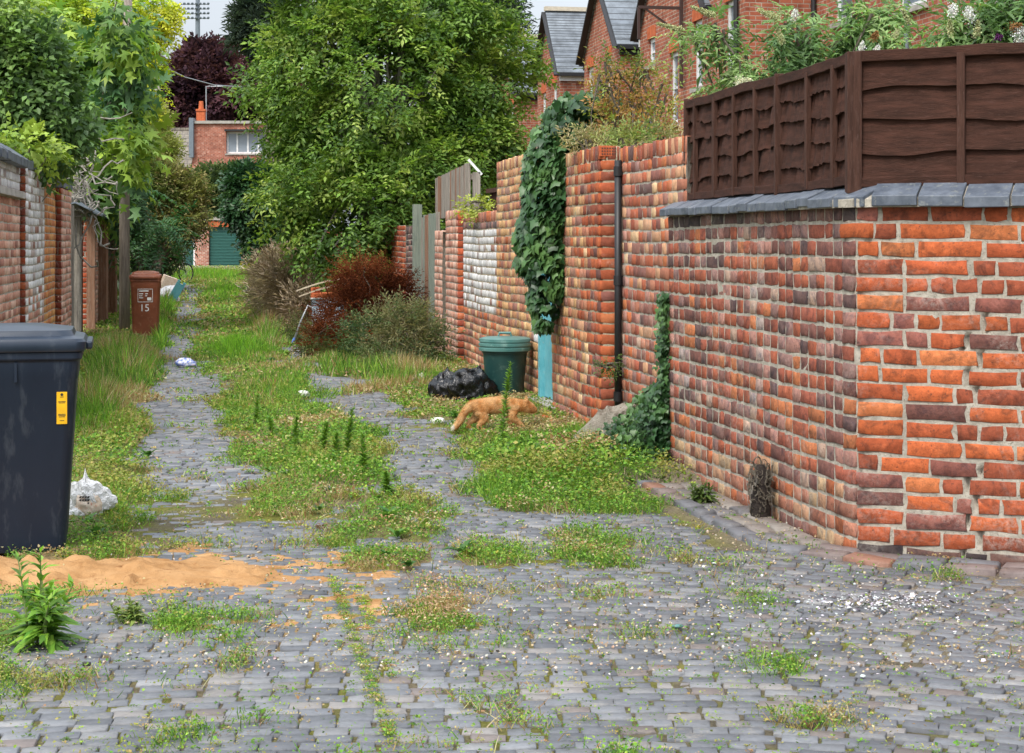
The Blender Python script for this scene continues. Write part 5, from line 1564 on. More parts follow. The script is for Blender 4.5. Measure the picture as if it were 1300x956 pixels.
# nearest wing: one face along the alley, one face towards the camera, then the set back main wall
o = U(10.0, 34.02); nh = tag(empty('terraced_house', tuple(o), HANG), 'nearest red brick house showing its flat side wall above the dark fence', 'house', 'row of red brick houses behind the gardens')
k = math.sqrt(1 + SL * SL); L1 = (34.02 - 31.72) * k; zt = 8.6; sb = 1.33 * k * .985
hs_ = [(1.1, 4.6, 1.75, 6.0)]
mb = MB(); wall_cells(mb, 0, L1, 0, zt, hs_)
fr_ = Matrix(((0, -1, 0, L1), (1, 0, 0, 0), (0, 0, 1, 0), (0, 0, 0, 1)))      # local frame of the face towards the camera
wall_cells(mb, 0, sb, 0, zt, [], Mx=fr_)
L2 = 9.5 * k
h2 = [(1.0, 5.35, 1.85, 6.75), (3.9, 5.2, 5.0, 6.7), (7.2, 4.9, 8.2, 6.3)]
m2 = Matrix(((1, 0, 0, L1), (0, 1, 0, sb), (0, 0, 1, 0), (0, 0, 0, 1)))
wall_cells(mb, 0, L2, 0, zt, h2, Mx=m2)
mb.add([m2 @ Vector(v) for v in ((L2, 0, 0), (L2, 5, 0), (L2, 5, zt), (L2, 0, zt))], [(0, 1, 2, 3)])
raw(mb, 'wall', M['house_brick'], nh)
for q in hs_: window(nh, *q[:2], *q[2:], 0, .09); arch(nh, q[0], q[2], q[3], 0)
for q in h2: window(nh, q[0] + L1, q[1], q[2] + L1, q[3], sb, .09, 1, (.45,)); arch(nh, q[0] + L1, q[2] + L1, q[3], sb)
for x, y_, r_, m in ((L1 - .35, -.07, .05, 'black_iron'), (L1 + .12, sb - .07, .05, 'black_iron'), (L1 + 4.3 * k, sb - .07, .045, 'lead')):
    d = MB(); d.tube([(x, y_, .1), (x, y_, zt)], r_, 8); d.build('downpipe', M[m], nh)
mb = MB(); mb.add([(-.1, -.2, zt), (L1 + .2, -.2, zt), (L1 + .2, 4.2, zt + 2.2), (-.1, 4.2, zt + 2.2)], [(0, 1, 2, 3)]); mb.add([(L1 + .2, sb - .2, zt), (L1 + L2, sb - .2, zt), (L1 + L2, 5.5, zt + 2.2), (L1 + .2, 5.5, zt + 2.2)], [(0, 1, 2, 3)])
raw(mb, 'roof', M['slate'], nh)

# far house facing down the alley
Yh = 106.0; s_ = Yh / F
X = lambda px: (px - CX) * s_
Zz = lambda py: EYE - (py - CY) * s_
fh = tag(empty('far_house', (0, Yh, 0)), 'distant brick house with a tall chimney pot and wide white upstairs window', 'house')
mb = MB(); wall_cells(mb, X(244), X(372), 0, Zz(157), [(X(287), Zz(195), X(341), Zz(167))], dep=.35)
mb.add([(X(244), 0, 0), (X(244), 0, Zz(157)), (X(244), 7, Zz(157)), (X(244), 7, 0)], [(0, 1, 2, 3)]); mb.add([(X(372), 0, 0), (X(372), 7, 0), (X(372), 7, Zz(157)), (X(372), 0, Zz(157))], [(0, 1, 2, 3)])
raw(mb, 'wall', M['far_brick'], fh)
window(fh, X(287), Zz(195), X(341), Zz(167), 0, .25, 4, (), 'curtained', True, fw=.11)
b = MB(); b.box((X(241), -.15, Zz(157)), (X(374), 7, Zz(153.5))); b.build('flat_roof', M['concrete'], fh)
b = MB(); b.box((X(286), -.35, Zz(166.8)), (X(342), .0, Zz(164.5))); b.build('window_hood', M['black_iron'], fh)
b = MB(); b.box((X(241), -.3, Zz(200)), (X(246.5), 5, Zz(150))); b.build('parapet', M['lead'], fh)
b = MB(); b.box((X(244), -.12, Zz(216)), (X(372), .0, Zz(213))); b.build('string_course', M['cream'], fh)
b = MB(); b.box((X(247), .6, Zz(156)), (X(257.5), 1.2, Zz(140))); b.box((X(246.3), .55, Zz(140)), (X(258.2), 1.25, Zz(137.5))); c = b.build('chimney', M['terracotta'], fh)
b = MB(); b.tube([(X(252), .9, Zz(138)), (X(252), .9, Zz(127))], [.17, .13], 12); b.build('chimney_pot', M['terracotta'], c)
b = MB(); b.tube([(X(258), 1, Zz(152)), (X(258), 1, Zz(108)), (X(283), 1, Zz(107.6))], .04, 6); b.tube([(X(263), .6, Zz(107.6)), (X(263), 1.4, Zz(107.6))], .02, 4); b.tube([(X(272), .6, Zz(107.6)), (X(272), 1.4, Zz(107.6))], .02, 4); b.build('aerial', M['steel'], fh)
lh = tag(empty('far_house', (0, Yh + .4, 0)), 'distant low house with brown tiled roof left of the chimney', 'house')
b = MB(); b.add([(X(150), -.2, Zz(212)), (X(241), -.2, Zz(212)), (X(241), 3.2, Zz(160)), (X(150), 3.2, Zz(160)), (X(241), 6.6, Zz(212)), (X(150), 6.6, Zz(212))], [(0, 1, 2, 3), (3, 2, 4, 5)]); raw(b, 'roof', M['tile'], lh)
b = MB(); b.box((X(150), 0, 0), (X(241), 6.4, Zz(213))); b.build('wall', M['far_brick'], lh)
b = MB(); b.bar((X(150), 3.2, Zz(159)), (X(241), 3.2, Zz(159)), .2, .15); b.build('ridge', M['tile'], lh)

Yg = 96.0; s_ = Yg / F
zb = 0.0; zl = EYE - (288 - CY) * s_
ga = tag(empty('garage_block', (0, Yg, 0)), 'low pink brick garages with green doors closing the end of the alley', 'garage')
mb = MB(); hz = [(X(231), 0.02, X(247.5), zl), (X(265), .02, X(306.5), zl)]
wall_cells(mb, X(170), X(385), 0, Zz(280), hz, dep=.3); raw(mb, 'wall', M['garage_brick'], ga)
b = MB(); b.box((X(170), .3, 0), (X(385), 6, Zz(281))); b.build('rear_block', M['garage_brick'], ga)
b = MB(); b.box((X(168), -.12, Zz(279.5)), (X(387), 6.1, Zz(275.5))); b.build('flat_roof', M['concrete'], ga)
b = MB(); b.box((X(263), -.03, zl), (X(309), .04, Zz(281))); b.build('lintel', M['terracotta'], ga)
b = MB(); n = 26; h = (zl - .02) / n
for i in range(n): b.loft([[Vector((x, y, .02 + h * i + z)) for y, z in ((.22, 0), (.17, h * .35), (.17, h * .75), (.22, h))] for x in (X(265) + .02, X(306.5) - .02)], False)
b.build('roller_door', M['garage_green'], ga)
b = MB(); b.box((X(231) + .09, .2, .02), (X(247.5) - .09, .26, zl - .09)); b.build('side_door', M['dark_green_paint'], ga)
b = MB(); b.box((X(231), .12, .02), (X(231) + .09, .27, zl)); b.box((X(247.5) - .11, .12, .02), (X(247.5), .27, zl)); b.box((X(231) + .09, .12, zl - .09), (X(247.5) - .11, .27, zl)); b.build('door_frame', M['white'], ga)
b = MB(); b.box((X(309), -.25, 0), (X(316), -.01, 1.0)); b.build('kerb_stone', M['concrete'], ga)

# floodlight mast far off
ml_ = tag(empty('floodlight_mast', (P(251, 0, 330).x, 330, 0)), 'tall grey floodlight mast rising behind the purple tree', 'floodlight')
s_ = 330 / F; b = MB(); b.tube([(0, 0, 0), (0, 0, (304 + 20) * s_)], [.75, .4], 12); b.build('mast', M['lead'], ml_)
b = MB()
for z in (302, 296, 290, 308): b.bar((-3.3, -.4, z * s_), (2.2, -.4, z * s_), .12, .12)
b.build('lamp_frame', M['lead'], ml_)
for z in (302, 296, 290, 308):
    for x in np.linspace(-3.2, 2.1, 8):
        b = MB(); b.loft([circ(.3, 0, 8), circ(.12, .35, 8)]); me_ = b.build('lamp', M['lead'], ml_); me_.rotation_euler = (math.radians(70), 0, 0); me_.location = (x, -.6, z * s_ + .12)

# ================================================================== trees and shrubs


def lob(px, py, Y, rx, rz, ry=None):
    p = P(px, py, Y); k = Y / F
    return (p.x, p.y, p.z, rx * k, (ry if ry is not None else rx * k * .9), rz * k)


def base_at(px, Y): return (P(px, 300, Y).x, Y, 0)


Yt = 29.0
GREEN = [(.065, .135, .028), (.105, .20, .035), (.155, .27, .042), (.22, .345, .055), (.34, .43, .10)]
big = [lob(480, 120, Yt, 150, 150), lob(412, 120, Yt, 72, 72), lob(596, 110, Yt, 92, 110), lob(405, 225, Yt - .6, 66, 70), lob(480, 270, Yt - .8, 100, 95), lob(560, 215, Yt - .5, 85, 80), lob(615, 170, Yt, 58, 62),
       lob(410, 30, Yt, 80, 60), lob(540, 10, Yt, 110, 60), lob(360, 270, Yt, 38, 45), lob(450, 335, Yt - .6, 70, 48), lob(652, 130, Yt, 42, 46), lob(668, 95, Yt, 18, 16), lob(328, 105, Yt, 34, 20), lob(440, -30, Yt, 120, 60)]
make_tree('broadleaf_tree', 'big bushy green tree leaning over the middle of the alley', 'tree', big, base_at(500, Yt), (P(480, 150, Yt).x, Yt, 4.6), .16, GREEN, 13500,
          dict(k=7, slen=.34, llen=.112, lwid=.05, droop=.5, up=.7), 201, gap=.64, scale=1.5, nl=70, bark='bark_pale', cscale=2.4, shell=.5)
Yi = 44.0
make_tree('ivy_bush', 'dark glossy green bush hanging over the right side below the big tree', 'bush', [lob(325, 255, Yi, 38, 42), lob(338, 300, Yi, 30, 30), lob(312, 232, Yi, 22, 22)], base_at(345, Yi), (P(335, 260, Yi).x, Yi, 2.2), .10,
          [(.02, .06, .025), (.03, .085, .03), (.045, .11, .035), (.07, .14, .04)], 3200, dict(k=6, slen=.25, llen=.12, lwid=.08, droop=.6, up=.4), 202, mat='ivy', gap=.3)
make_tree('yellow_green_bush', 'bright yellow green bush tucked under the big tree', 'bush', [lob(409, 332, 31, 14, 24), lob(400, 345, 31, 12, 14)], base_at(410, 31), (P(409, 320, 31).x, 31, 1.1), .03,
          [(.28, .36, .03), (.40, .46, .05), (.2, .3, .03)], 500, dict(k=6, slen=.14, llen=.06, lwid=.035), 203, gap=.2)
# dark conifers behind
for nm, lb_, lobes_, bs_, Yc_, sd in (('pine_tree', 'dark pine branches poking out left of the big tree top', [lob(335, 25, 62, 30, 26), lob(318, 40, 62, 22, 10), lob(350, 55, 62, 26, 22)], 350, 62, 204),
                                      ('conifer_tree', 'dark grey green conifer behind the right top of the big tree', [lob(625, 20, 66, 42, 22), lob(655, 36, 66, 26, 18), lob(590, 5, 66, 50, 24), lob(610, 70, 66, 50, 60)], 610, 66, 205)):
    make_tree(nm, lb_, 'tree', lobes_, base_at(bs_, Yc_), (P(bs_, 60, Yc_).x, Yc_, P(bs_, 40, Yc_).z), .25, [(.025, .045, .035), (.04, .065, .045), (.06, .085, .055)], 2600, dict(k=9, slen=.5, llen=.26, lwid=.05, droop=.2, up=.3), sd, mat='leaf_dull', gap=.42, scale=.9)
# purple beech
Yp = 128
make_tree('copper_beech', 'dark purple leaved copper beech behind the distant house', 'tree', [lob(270, 125, Yp, 68, 60), lob(222, 138, Yp, 40, 44), lob(205, 150, Yp, 24, 30), lob(330, 115, Yp, 50, 34), lob(262, 85, Yp, 30, 30), lob(290, 78, Yp, 22, 24), lob(240, 95, Yp, 24, 22), lob(325, 98, Yp, 18, 20), lob(360, 130, Yp, 50, 40)],
          base_at(280, Yp), (P(280, 120, Yp).x, Yp, P(280, 110, Yp).z), .5, [(.035, .016, .026), (.06, .026, .038), (.09, .038, .05), (.13, .055, .065)], 11000, dict(k=6, slen=.7, llen=.42, lwid=.26, droop=.2, up=.5), 206, mat='leaf_dull', gap=.52, scale=.5, nl=30, cscale=.7)
# fig over the left wall
Yf = 28
make_tree('fig_tree', 'fig tree with big lobed leaves above the left wall', 'tree', [lob(120, 108, Yf, 56, 44), lob(148, 60, Yf, 34, 36), lob(105, 165, Yf, 52, 52), lob(150, 150, Yf, 34, 40), lob(172, 190, Yf, 14, 20), lob(110, 225, Yf, 40, 30), lob(40, 20, Yf, 26, 30), lob(60, 110, Yf, 40, 60), lob(156, 80, 26.6, 18, 34, .25), lob(160, 120, 26.6, 15, 22, .2), lob(158, 158, 26.6, 15, 20, .2), lob(158, 210, 26.6, 9, 12, .2), lob(156, 24, 26.6, 20, 36, .3), lob(160, 185, 26.6, 12, 16, .2)],
          (U(-2.35, Yf).x, Yf, 0), (U(-2.0, Yf).x, Yf, 3.4), .10, [(.06, .14, .055), (.10, .20, .06), (.16, .28, .055), (.24, .37, .06), (.34, .46, .07)], 1250, dict(k=4, slen=.42, llen=.215, lwid=.17, droop=.9, up=.35, spread=1.0), 207, tmpl=T_FIG, gap=.42, nl=60, bark='bark_pale', cscale=2)
Yl = 19.5
make_tree('lilac_bush', 'dense lilac bush with seed heads at the far left above the wall', 'bush', [lob(30, 110, Yl, 62, 70), lob(80, 140, Yl, 32, 50), lob(0, 60, Yl, 60, 60), lob(55, 55, Yl, 34, 30), lob(-40, 110, Yl, 60, 80), lob(60, 180, Yl, 32, 26)], (U(-2.6, Yl).x, Yl, 0), (U(-2.5, Yl).x, Yl, 3.2), .08,
          [(.07, .14, .05), (.11, .20, .06), (.16, .27, .07), (.23, .33, .10)], 3300, dict(k=6, slen=.26, llen=.095, lwid=.062, droop=.6, up=.4), 208, gap=.5, nl=50, bark='bark_pale')
make_tree('hop_vine', 'yellow green climbing leaves spilling over the left coping', 'climber', [lob(35, 186, 18.6, 42, 16), lob(70, 200, 20, 26, 16), lob(5, 172, 18, 30, 10), (U(-2.15, 21).x, 21, 2.3, .3, .9, .22)], (U(-2.2, 18.6).x, 18.6, 0), (U(-2.1, 18.6).x, 18.6, 2.2), .03,
          [(.16, .26, .035), (.26, .38, .05), (.36, .46, .08), (.12, .2, .03)], 700, dict(k=4, slen=.18, llen=.065, lwid=.06, droop=.4, up=.8), 209, tmpl=T_IVY, gap=.25, nl=25)
Yr2 = 37
YEL = [(.22, .34, .02), (.34, .46, .025), (.50, .58, .03), (.58, .58, .04)]
make_tree('golden_robinia', 'golden yellow robinia standing behind the fig and the telegraph pole', 'tree', [lob(112, 25, Yr2, 48, 34), lob(190, 10, Yr2, 34, 24), lob(185, 100, Yr2, 24, 45), lob(150, 70, Yr2, 40, 60), lob(205, 25, Yr2, 15, 15), lob(60, 5, Yr2, 50, 30), lob(175, 50, Yr2, 25, 30)],
          base_at(120, Yr2), (P(130, 90, Yr2).x, Yr2, 4.9), .12, YEL, 2700, dict(k=10, slen=.36, llen=.10, lwid=.05, droop=.8, up=.5), 210, gap=.38, nl=40)
Ys = 48
make_tree('variegated_shrub', 'large olive shrub with pinkish tips behind the telegraph pole', 'shrub', [lob(208, 245, Ys, 40, 38), lob(185, 250, Ys, 40, 50), lob(225, 275, Ys, 38, 30), lob(160, 230, Ys, 36, 34), lob(240, 250, Ys, 24, 30)], base_at(200, Ys), (P(205, 250, Ys).x, Ys, 2.0), .12,
          [(.05, .085, .02), (.09, .13, .03), (.14, .17, .05), (.27, .22, .10), (.2, .22, .06)], 4600, dict(k=7, slen=.3, llen=.11, lwid=.05, droop=.1, up=.7), 211, gap=.36, scale=1.1, mat='leaf_dull')
make_tree('golden_conifer', 'pale yellow feathery conifer in front of the tiled roof', 'conifer', [lob(190, 182, 52, 20, 28), lob(208, 195, 52, 14, 16), lob(196, 155, 52, 10, 16), lob(178, 160, 52, 18, 25)], base_at(200, 52), (P(200, 170, 52).x, 52, 4.2), .12,
          [(.30, .34, .07), (.42, .46, .13), (.5, .52, .2), (.22, .26, .05)], 2600, dict(k=8, slen=.34, llen=.12, lwid=.035, droop=-.2, up=.4), 212, gap=.34, mat='leaf_dull')
Yu = 31
make_tree('sumac', 'sumac with drooping feathered leaves beside the telegraph pole', 'shrub', [lob(145, 235, Yu, 34, 20), lob(130, 262, Yu, 30, 22), lob(172, 245, Yu, 14, 18)], (U(-1.95, Yu).x, Yu, 0), (P(150, 250, Yu).x, Yu, 2.2), .05,
          [(.03, .09, .035), (.045, .13, .045), (.07, .16, .05)], 210, dict(k=19, slen=.6, llen=.17, lwid=.042, droop=.9, up=.9, spread=1.3), 213, tmpl=T_LONG, gap=.1, nl=14)
make_tree('sumac', 'small sumac sprout leaning out above the brown bin', 'shrub', [lob(205, 282, 33, 24, 10), lob(185, 300, 33, 22, 12)], base_at(178, 33), (P(185, 285, 33).x, 33, 1.7), .04,
          [(.03, .09, .035), (.045, .13, .045), (.07, .16, .05)], 60, dict(k=17, slen=.6, llen=.16, lwid=.04, droop=.7, up=.9, spread=1.3), 214, tmpl=T_LONG, gap=.1, nl=10)
make_tree('evergreen_bush', 'dark green bush low behind the brown wheelie bin', 'bush', [lob(195, 315, 52, 34, 28), lob(170, 330, 45, 22, 30), lob(215, 300, 58, 18, 14)], base_at(190, 52), (P(190, 320, 52).x, 52, .8), .05,
          [(.025, .05, .02), (.045, .08, .025), (.08, .11, .04)], 1700, dict(k=6, slen=.3, llen=.13, lwid=.06), 215, gap=.25)
make_tree('garden_hedge', 'grey green hedge on top of the distant garages', 'hedge', [lob(270, 245, 101, 30, 30), lob(305, 245, 101, 30, 32), lob(240, 255, 101, 24, 24), lob(340, 250, 101, 30, 30)], base_at(285, 101), (P(285, 260, 101).x, 101, 3.4), .15,
          [(.05, .085, .03), (.08, .12, .04), (.12, .16, .06)], 3600, dict(k=6, slen=.5, llen=.26, lwid=.14, droop=.2), 216, gap=.3, scale=.7, mat='leaf_dull')
make_tree('garden_tree', 'green tree far right of the garages behind the alley trees', 'tree', [lob(380, 230, 90, 50, 60), lob(420, 180, 90, 60, 70)], base_at(390, 90), (P(390, 220, 90).x, 90, 5), .3, [(.04, .08, .02), (.07, .12, .03)], 2500, dict(k=6, slen=.6, llen=.34, lwid=.16), 217, gap=.3, scale=.6)

# dead conifer, dried scrub and green shrubs on the right verge
make_tree('dead_conifer', 'rust brown dead conifer lying at the right verge', 'dead shrub', [lob(450, 400, 22.6, 38, 32), lob(430, 430, 22.2, 34, 16), lob(470, 368, 23, 36, 22), lob(500, 385, 23, 26, 24), lob(455, 350, 23, 24, 12)], base_at(465, 22.6), (P(465, 370, 22.6).x, 22.6, .8), .03,
          [(.08, .022, .010), (.16, .045, .018), (.25, .075, .03), (.32, .11, .05)], 1900, dict(k=16, slen=.3, llen=.055, lwid=.008, droop=.1, up=.9, spread=.8), 218, mat='dry', gap=.34, scale=4, nl=60, leafname='foliage', trunkname='branches')
make_tree('green_shrub', 'straggly grey green shrub in front of the dead conifer', 'shrub', [lob(475, 432, 20.4, 36, 26), lob(520, 430, 20, 34, 34), lob(545, 445, 19.9, 20, 28), lob(500, 455, 19.8, 46, 18), lob(510, 400, 20.2, 26, 16)], base_at(510, 20), (P(510, 410, 20).x, 20, .65), .02,
          [(.05, .09, .04), (.08, .13, .06), (.12, .18, .07), (.22, .20, .10)], 1700, dict(k=9, slen=.22, llen=.055, lwid=.014, droop=.1, up=.5), 219, mat='leaf_dull', gap=.3, scale=4, nl=70, leafname='foliage', trunkname='stems')
make_tree('dried_scrub', 'mass of dead grey brown stalks on the right verge', 'dead scrub', [lob(372, 370, 30, 32, 34), lob(355, 350, 34, 28, 24), lob(385, 345, 32, 24, 20), lob(345, 375, 31, 20, 26), lob(395, 400, 28, 26, 22)], base_at(372, 30), (P(372, 365, 30).x, 30, .6), .02,
          [(.34, .25, .17), (.48, .38, .27), (.58, .48, .36), (.25, .24, .10)], 2600, dict(k=6, slen=.3, llen=.14, lwid=.010, droop=-.2, up=.5, spread=.6), 220, mat='dry', gap=.2, scale=3, nl=80, leafname='stalks', trunkname='stems')
make_tree('verge_bush', 'dull green low growth between the dead stalks and the dead conifer', 'bush', [lob(400, 432, 25, 30, 16), lob(375, 425, 26, 16, 14), lob(425, 450, 22, 40, 10)], base_at(400, 25), (P(400, 430, 25).x, 25, .3), .015,
          [(.08, .11, .03), (.14, .16, .06), (.25, .22, .11)], 900, dict(k=7, slen=.2, llen=.06, lwid=.014, droop=0, up=.4), 221, mat='leaf_dull', gap=.2, scale=3, leafname='foliage', trunkname='stems')
make_tree('ragwort', 'yellow flowering ragwort at the right end of the alley', 'weed', [lob(325, 330, 55, 14, 12), lob(318, 322, 55, 6, 5)], base_at(322, 55), (P(322, 330, 55).x, 55, .6), .015, [(.5, .42, .03), (.2, .28, .04), (.6, .5, .03)], 260, dict(k=6, slen=.16, llen=.08, lwid=.05), 222, gap=.1)

# ivy sheets


def ivy(name, label, cat, O, nrm, seed, size=.055, cols=None, stems=None, parent_loc=(0, 0, 0)):
    rs = np.random.RandomState(seed); n = len(O); root = tag(empty(name, parent_loc), label, cat)
    D = unit(np.column_stack([rs.normal(0, .5, n), rs.normal(0, .5, n), -1 + rs.normal(0, .45, n)]) + nrm * .35); Nn = unit(nrm + rs.normal(0, .38, (n, 3)) + np.array([0, 0, .35]))
    L = size * rs.uniform(.6, 1.3, n)
    leafmesh('foliage', O - np.array(parent_loc), D, Nn, L, L * .95, T_IVY, clump_cols(O, cols or [(.018, .055, .018), (.03, .085, .024), (.05, .12, .035), (.09, .18, .05)], rs, 5, seed), M['ivy'], root)
    b = MB()
    for s in (stems or []): b.tube([Vector(p) - Vector(parent_loc) for p in s], [.012] * len(s), 6)
    if stems: b.build('stems', M['bark'], root)
    return root


rs = np.random.RandomState(300); nA = 9000
t = rs.rand(nA); pyv = 118 + (415 - 118) * t ** .92
cxv = np.interp(pyv, [118, 150, 190, 250, 300, 340, 370, 415], [752, 735, 718, 705, 692, 697, 700, 690]); hwv = np.interp(pyv, [118, 150, 190, 250, 300, 340, 370, 415], [30, 48, 42, 37, 34, 38, 26, 8])
pxv = cxv + hwv * rs.uniform(-1, 1, nA) * (.8 + .4 * vn(pyv * .06, pyv * 0, 0, 3)); 
Yv = 14.6 - np.sqrt(np.maximum(0, 1 - ((pxv - cxv) / (hwv * 1.25)) ** 2)) * .55 * rs.uniform(.4, 1, nA)
top = pyv < 175; Yv[top] += rs.uniform(0, .5, top.sum())
kp_ = (fbm(pxv * .07, pyv * .06, 0, 8, 3) > .40)
O = np.column_stack([(pxv - CX) * Yv / F, Yv, EYE - (pyv - CY) * Yv / F])[kp_]
ivy('ivy', 'thick dark ivy cascading over the turquoise door', 'ivy', O, np.array([-.8, -.6, 0.]), 301, .075, None, [[U(3.0, 15, .9), U(2.93, 14.6, 1.4), U(2.95, 14.8, 2.2)], [U(3.0, 14.6, 1.2), U(2.9, 14.5, 1.7), U(3.0, 14.3, 2.4)], [U(2.98, 15.1, 1.0), U(2.96, 15.2, 1.7), U(3.05, 15.0, 2.4)]])
n1, n2 = 900, 3300
z = rs.uniform(0, 1.15, n1); a1 = np.column_stack([U(3.05, 11.38).x + rs.normal(0, .022, n1) + .0 * z, 11.34 + rs.normal(0, .03, n1), z])
q = rs.rand(n2) ** 1.4; h_ = .55 * (1 - q) ; yy = 11.35 + rs.uniform(-.15, .85, n2) * (.25 + .75 * q); uu = 3.05 - rs.rand(n2) * (.05 + .36 * q)
a2 = np.column_stack([uu - SL * yy, yy, rs.rand(n2) * (.10 + h_ * .85)])
ivy('ivy', 'ivy climbing the joint between the tall wall and the near red wall', 'ivy', np.concatenate([a1, a2]), np.array([-.75, -.6, .2]), 302, .038, None, [[U(3.02, 11.4, 0), U(3.04, 11.38, .5), U(3.04, 11.36, 1.1)]])
n1 = 2600; yy = rs.uniform(33.7, 38.5, n1); zz = rs.uniform(0, 2.05, n1); O = np.column_stack([-1.66 - SL * yy + rs.normal(0, .07, n1), yy, zz]); O = O[vn(yy * 2, zz * 2, 0, 3) > .3]
ivy('ivy', 'light green ivy covering the left wall beside the telegraph pole', 'ivy', O, np.array([.9, -.4, 0.]), 303, .13, [(.07, .14, .03), (.12, .2, .04), (.2, .28, .06)])
n1 = 900; xx = P(168, 320, 32.6).x + rs.normal(0, .14, n1); zz = rs.uniform(.2, 1.3, n1); 

# climber above the tall wall
Yk = 13.9
make_tree('tan_climber', 'bronze and green climbing rose above the tall wall', 'climber', [lob(795, 148, Yk, 36, 22), lob(765, 155, Yk + .6, 24, 18), lob(835, 158, Yk - .3, 22, 16), lob(775, 95, Yk, 16, 26), lob(815, 85, Yk, 14, 22), lob(760, 105, Yk + .4, 12, 22), lob(845, 120, Yk - .2, 14, 24), lob(812, 112, Yk, 13, 18)], (U(3.5, Yk).x, Yk, 0), (U(3.4, Yk).x, Yk, 2.3), .025,
          [(.10, .15, .03), (.22, .24, .05), (.36, .24, .07), (.40, .20, .07), (.22, .30, .05)], 560, dict(k=7, slen=.17, llen=.040, lwid=.018, droop=.1, up=.3), 223, gap=.3, scale=5, nl=60, shell=.1, cscale=4)
make_tree('wall_top_plants', 'fringe of pale straggly plants growing along the top of the tall wall', 'plant', [lob(745, 180, 13.6, 26, 6), lob(790, 178, 13.2, 30, 5), lob(835, 174, 12.3, 22, 6), lob(715, 165, 14.6, 22, 12)], (U(3.4, 13.4).x, 13.4, 0), (U(3.3, 13.4).x, 13.4, 2.1), .02,
          [(.22, .30, .07), (.34, .36, .12), (.14, .24, .05), (.4, .34, .18)], 420, dict(k=7, slen=.13, llen=.045, lwid=.012, droop=-.1, up=.3), 224, gap=.3, scale=5, nl=20, shell=.1)
make_tree('wall_fern', 'yellow green sprig growing on top of the white painted wall', 'plant', [lob(604, 262, 19.3, 15, 7)], (U(3.15, 19.3).x, 19.3, 1.75), (U(3.15, 19.3).x, 19.3, 1.86), .008, [(.3, .38, .05), (.4, .45, .08)], 70, dict(k=6, slen=.12, llen=.045, lwid=.025), 225, gap=.1, nl=6)
make_tree('wall_fern', 'small green sprig sprouting from the downpipe corner', 'plant', [lob(775, 462, 12.55, 13, 9, .05)], (U(3.02, 12.6).x, 12.6, .5), (U(3.0, 12.6).x, 12.6, .6), .005, [(.06, .12, .03), (.1, .17, .04)], 45, dict(k=7, slen=.07, llen=.022, lwid=.011), 226, gap=.1, nl=6)


def buddleia(label, spots, base, seed, group, cols, heads, Yd, nsp, hc=(.74, .72, .66)):
    root = make_tree('buddleia', label, 'bush', spots, base, (base[0], base[1], 2.3), .04, cols, nsp, dict(k=9, slen=.22, llen=.085, lwid=.019, droop=.8, up=.6, spread=.9), seed, tmpl=T_LONG, gap=.34, scale=4, nl=46, shell=.15, cscale=4)
    rs = np.random.RandomState(seed + 1)
    for (px, py, ln, ang, w, c) in heads:
        p = P(px, py, Yd) - Vector(base); d = Vector((math.cos(math.radians(ang)), rs.normal(0, .2), math.sin(math.radians(ang)))); d.normalize()
        n = int(900 * ln / .15); tt = rs.rand(n); O = np.array([tuple(p + d * (ln * (q - .5)) + Vector(rs.normal(0, w * (1.1 - .8 * q), 3))) for q in tt])
        leafmesh('flower_spike', O, rdir(n, rs), rdir(n, rs), .010, .009, T_LEAF, palette([c, tuple(x * .8 for x in c)], n, rs, .08), M['dry'], root)
    return root


W_, Cr, Br = (.80, .80, .78), (.50, .52, .28), (.30, .15, .06)
bc = [(.10, .19, .07), (.15, .27, .09), (.23, .36, .12), (.34, .43, .18)]
Yb = 11.6
buddleia('larger buddleia with drooping pale flower spikes behind the left part of the dark fence', [lob(915, 38, Yb, 14, 16), lob(940, 88, Yb, 24, 18), lob(985, 100, Yb, 34, 12), lob(1015, 45, Yb, 24, 28), lob(875, 42, Yb, 16, 9), lob(1050, 82, Yb, 20, 12), lob(925, 112, Yb, 24, 9), lob(1110, 25, Yb, 28, 18), lob(1100, 50, Yb, 34, 12), lob(1135, 15, Yb, 16, 10)],
          (U(4.0, Yb).x, Yb, 0), 230, None, bc, [(850, 34, .17, 165, .009, Cr), (892, 14, .16, 160, .010, Cr), (975, 18, .16, 150, .012, Cr), (1009, 18, .05, 90, .014, W_), (990, 45, .10, 110, .010, Cr), (945, 103, .09, 10, .016, (.7, .7, .5)), (1094, 60, .07, 80, .012, W_), (1114, 63, .05, 80, .012, W_), (1111, 45, .05, 60, .016, Br), (1138, 42, .05, 60, .013, Cr), (1150, 20, .10, 120, .010, Cr)], Yb - .35, 620)
Yb2 = 9.3
buddleia('smaller buddleia with round white blossoms at the top right corner', [lob(1240, 22, Yb2, 26, 18), lob(1280, 35, Yb2, 26, 18), lob(1230, 45, Yb2, 24, 12), lob(1310, 15, Yb2, 40, 36), lob(1195, 40, Yb2, 14, 12)],
          (U(4.6, Yb2).x, Yb2, 0), 240, None, bc, [(1210, 12, .05, 70, .016, W_), (1231, 17, .055, 100, .018, W_), (1206, 34, .07, 95, .009, Cr), (1241, 36, .07, 85, .009, Cr), (1296, 40, .06, 20, .016, W_), (1290, 34, .05, 10, .013, Br), (1268, 47, .03, 30, .009, (.12, .03, .12)), (1298, 52, .05, 10, .012, W_)], Yb2 - .3, 420)

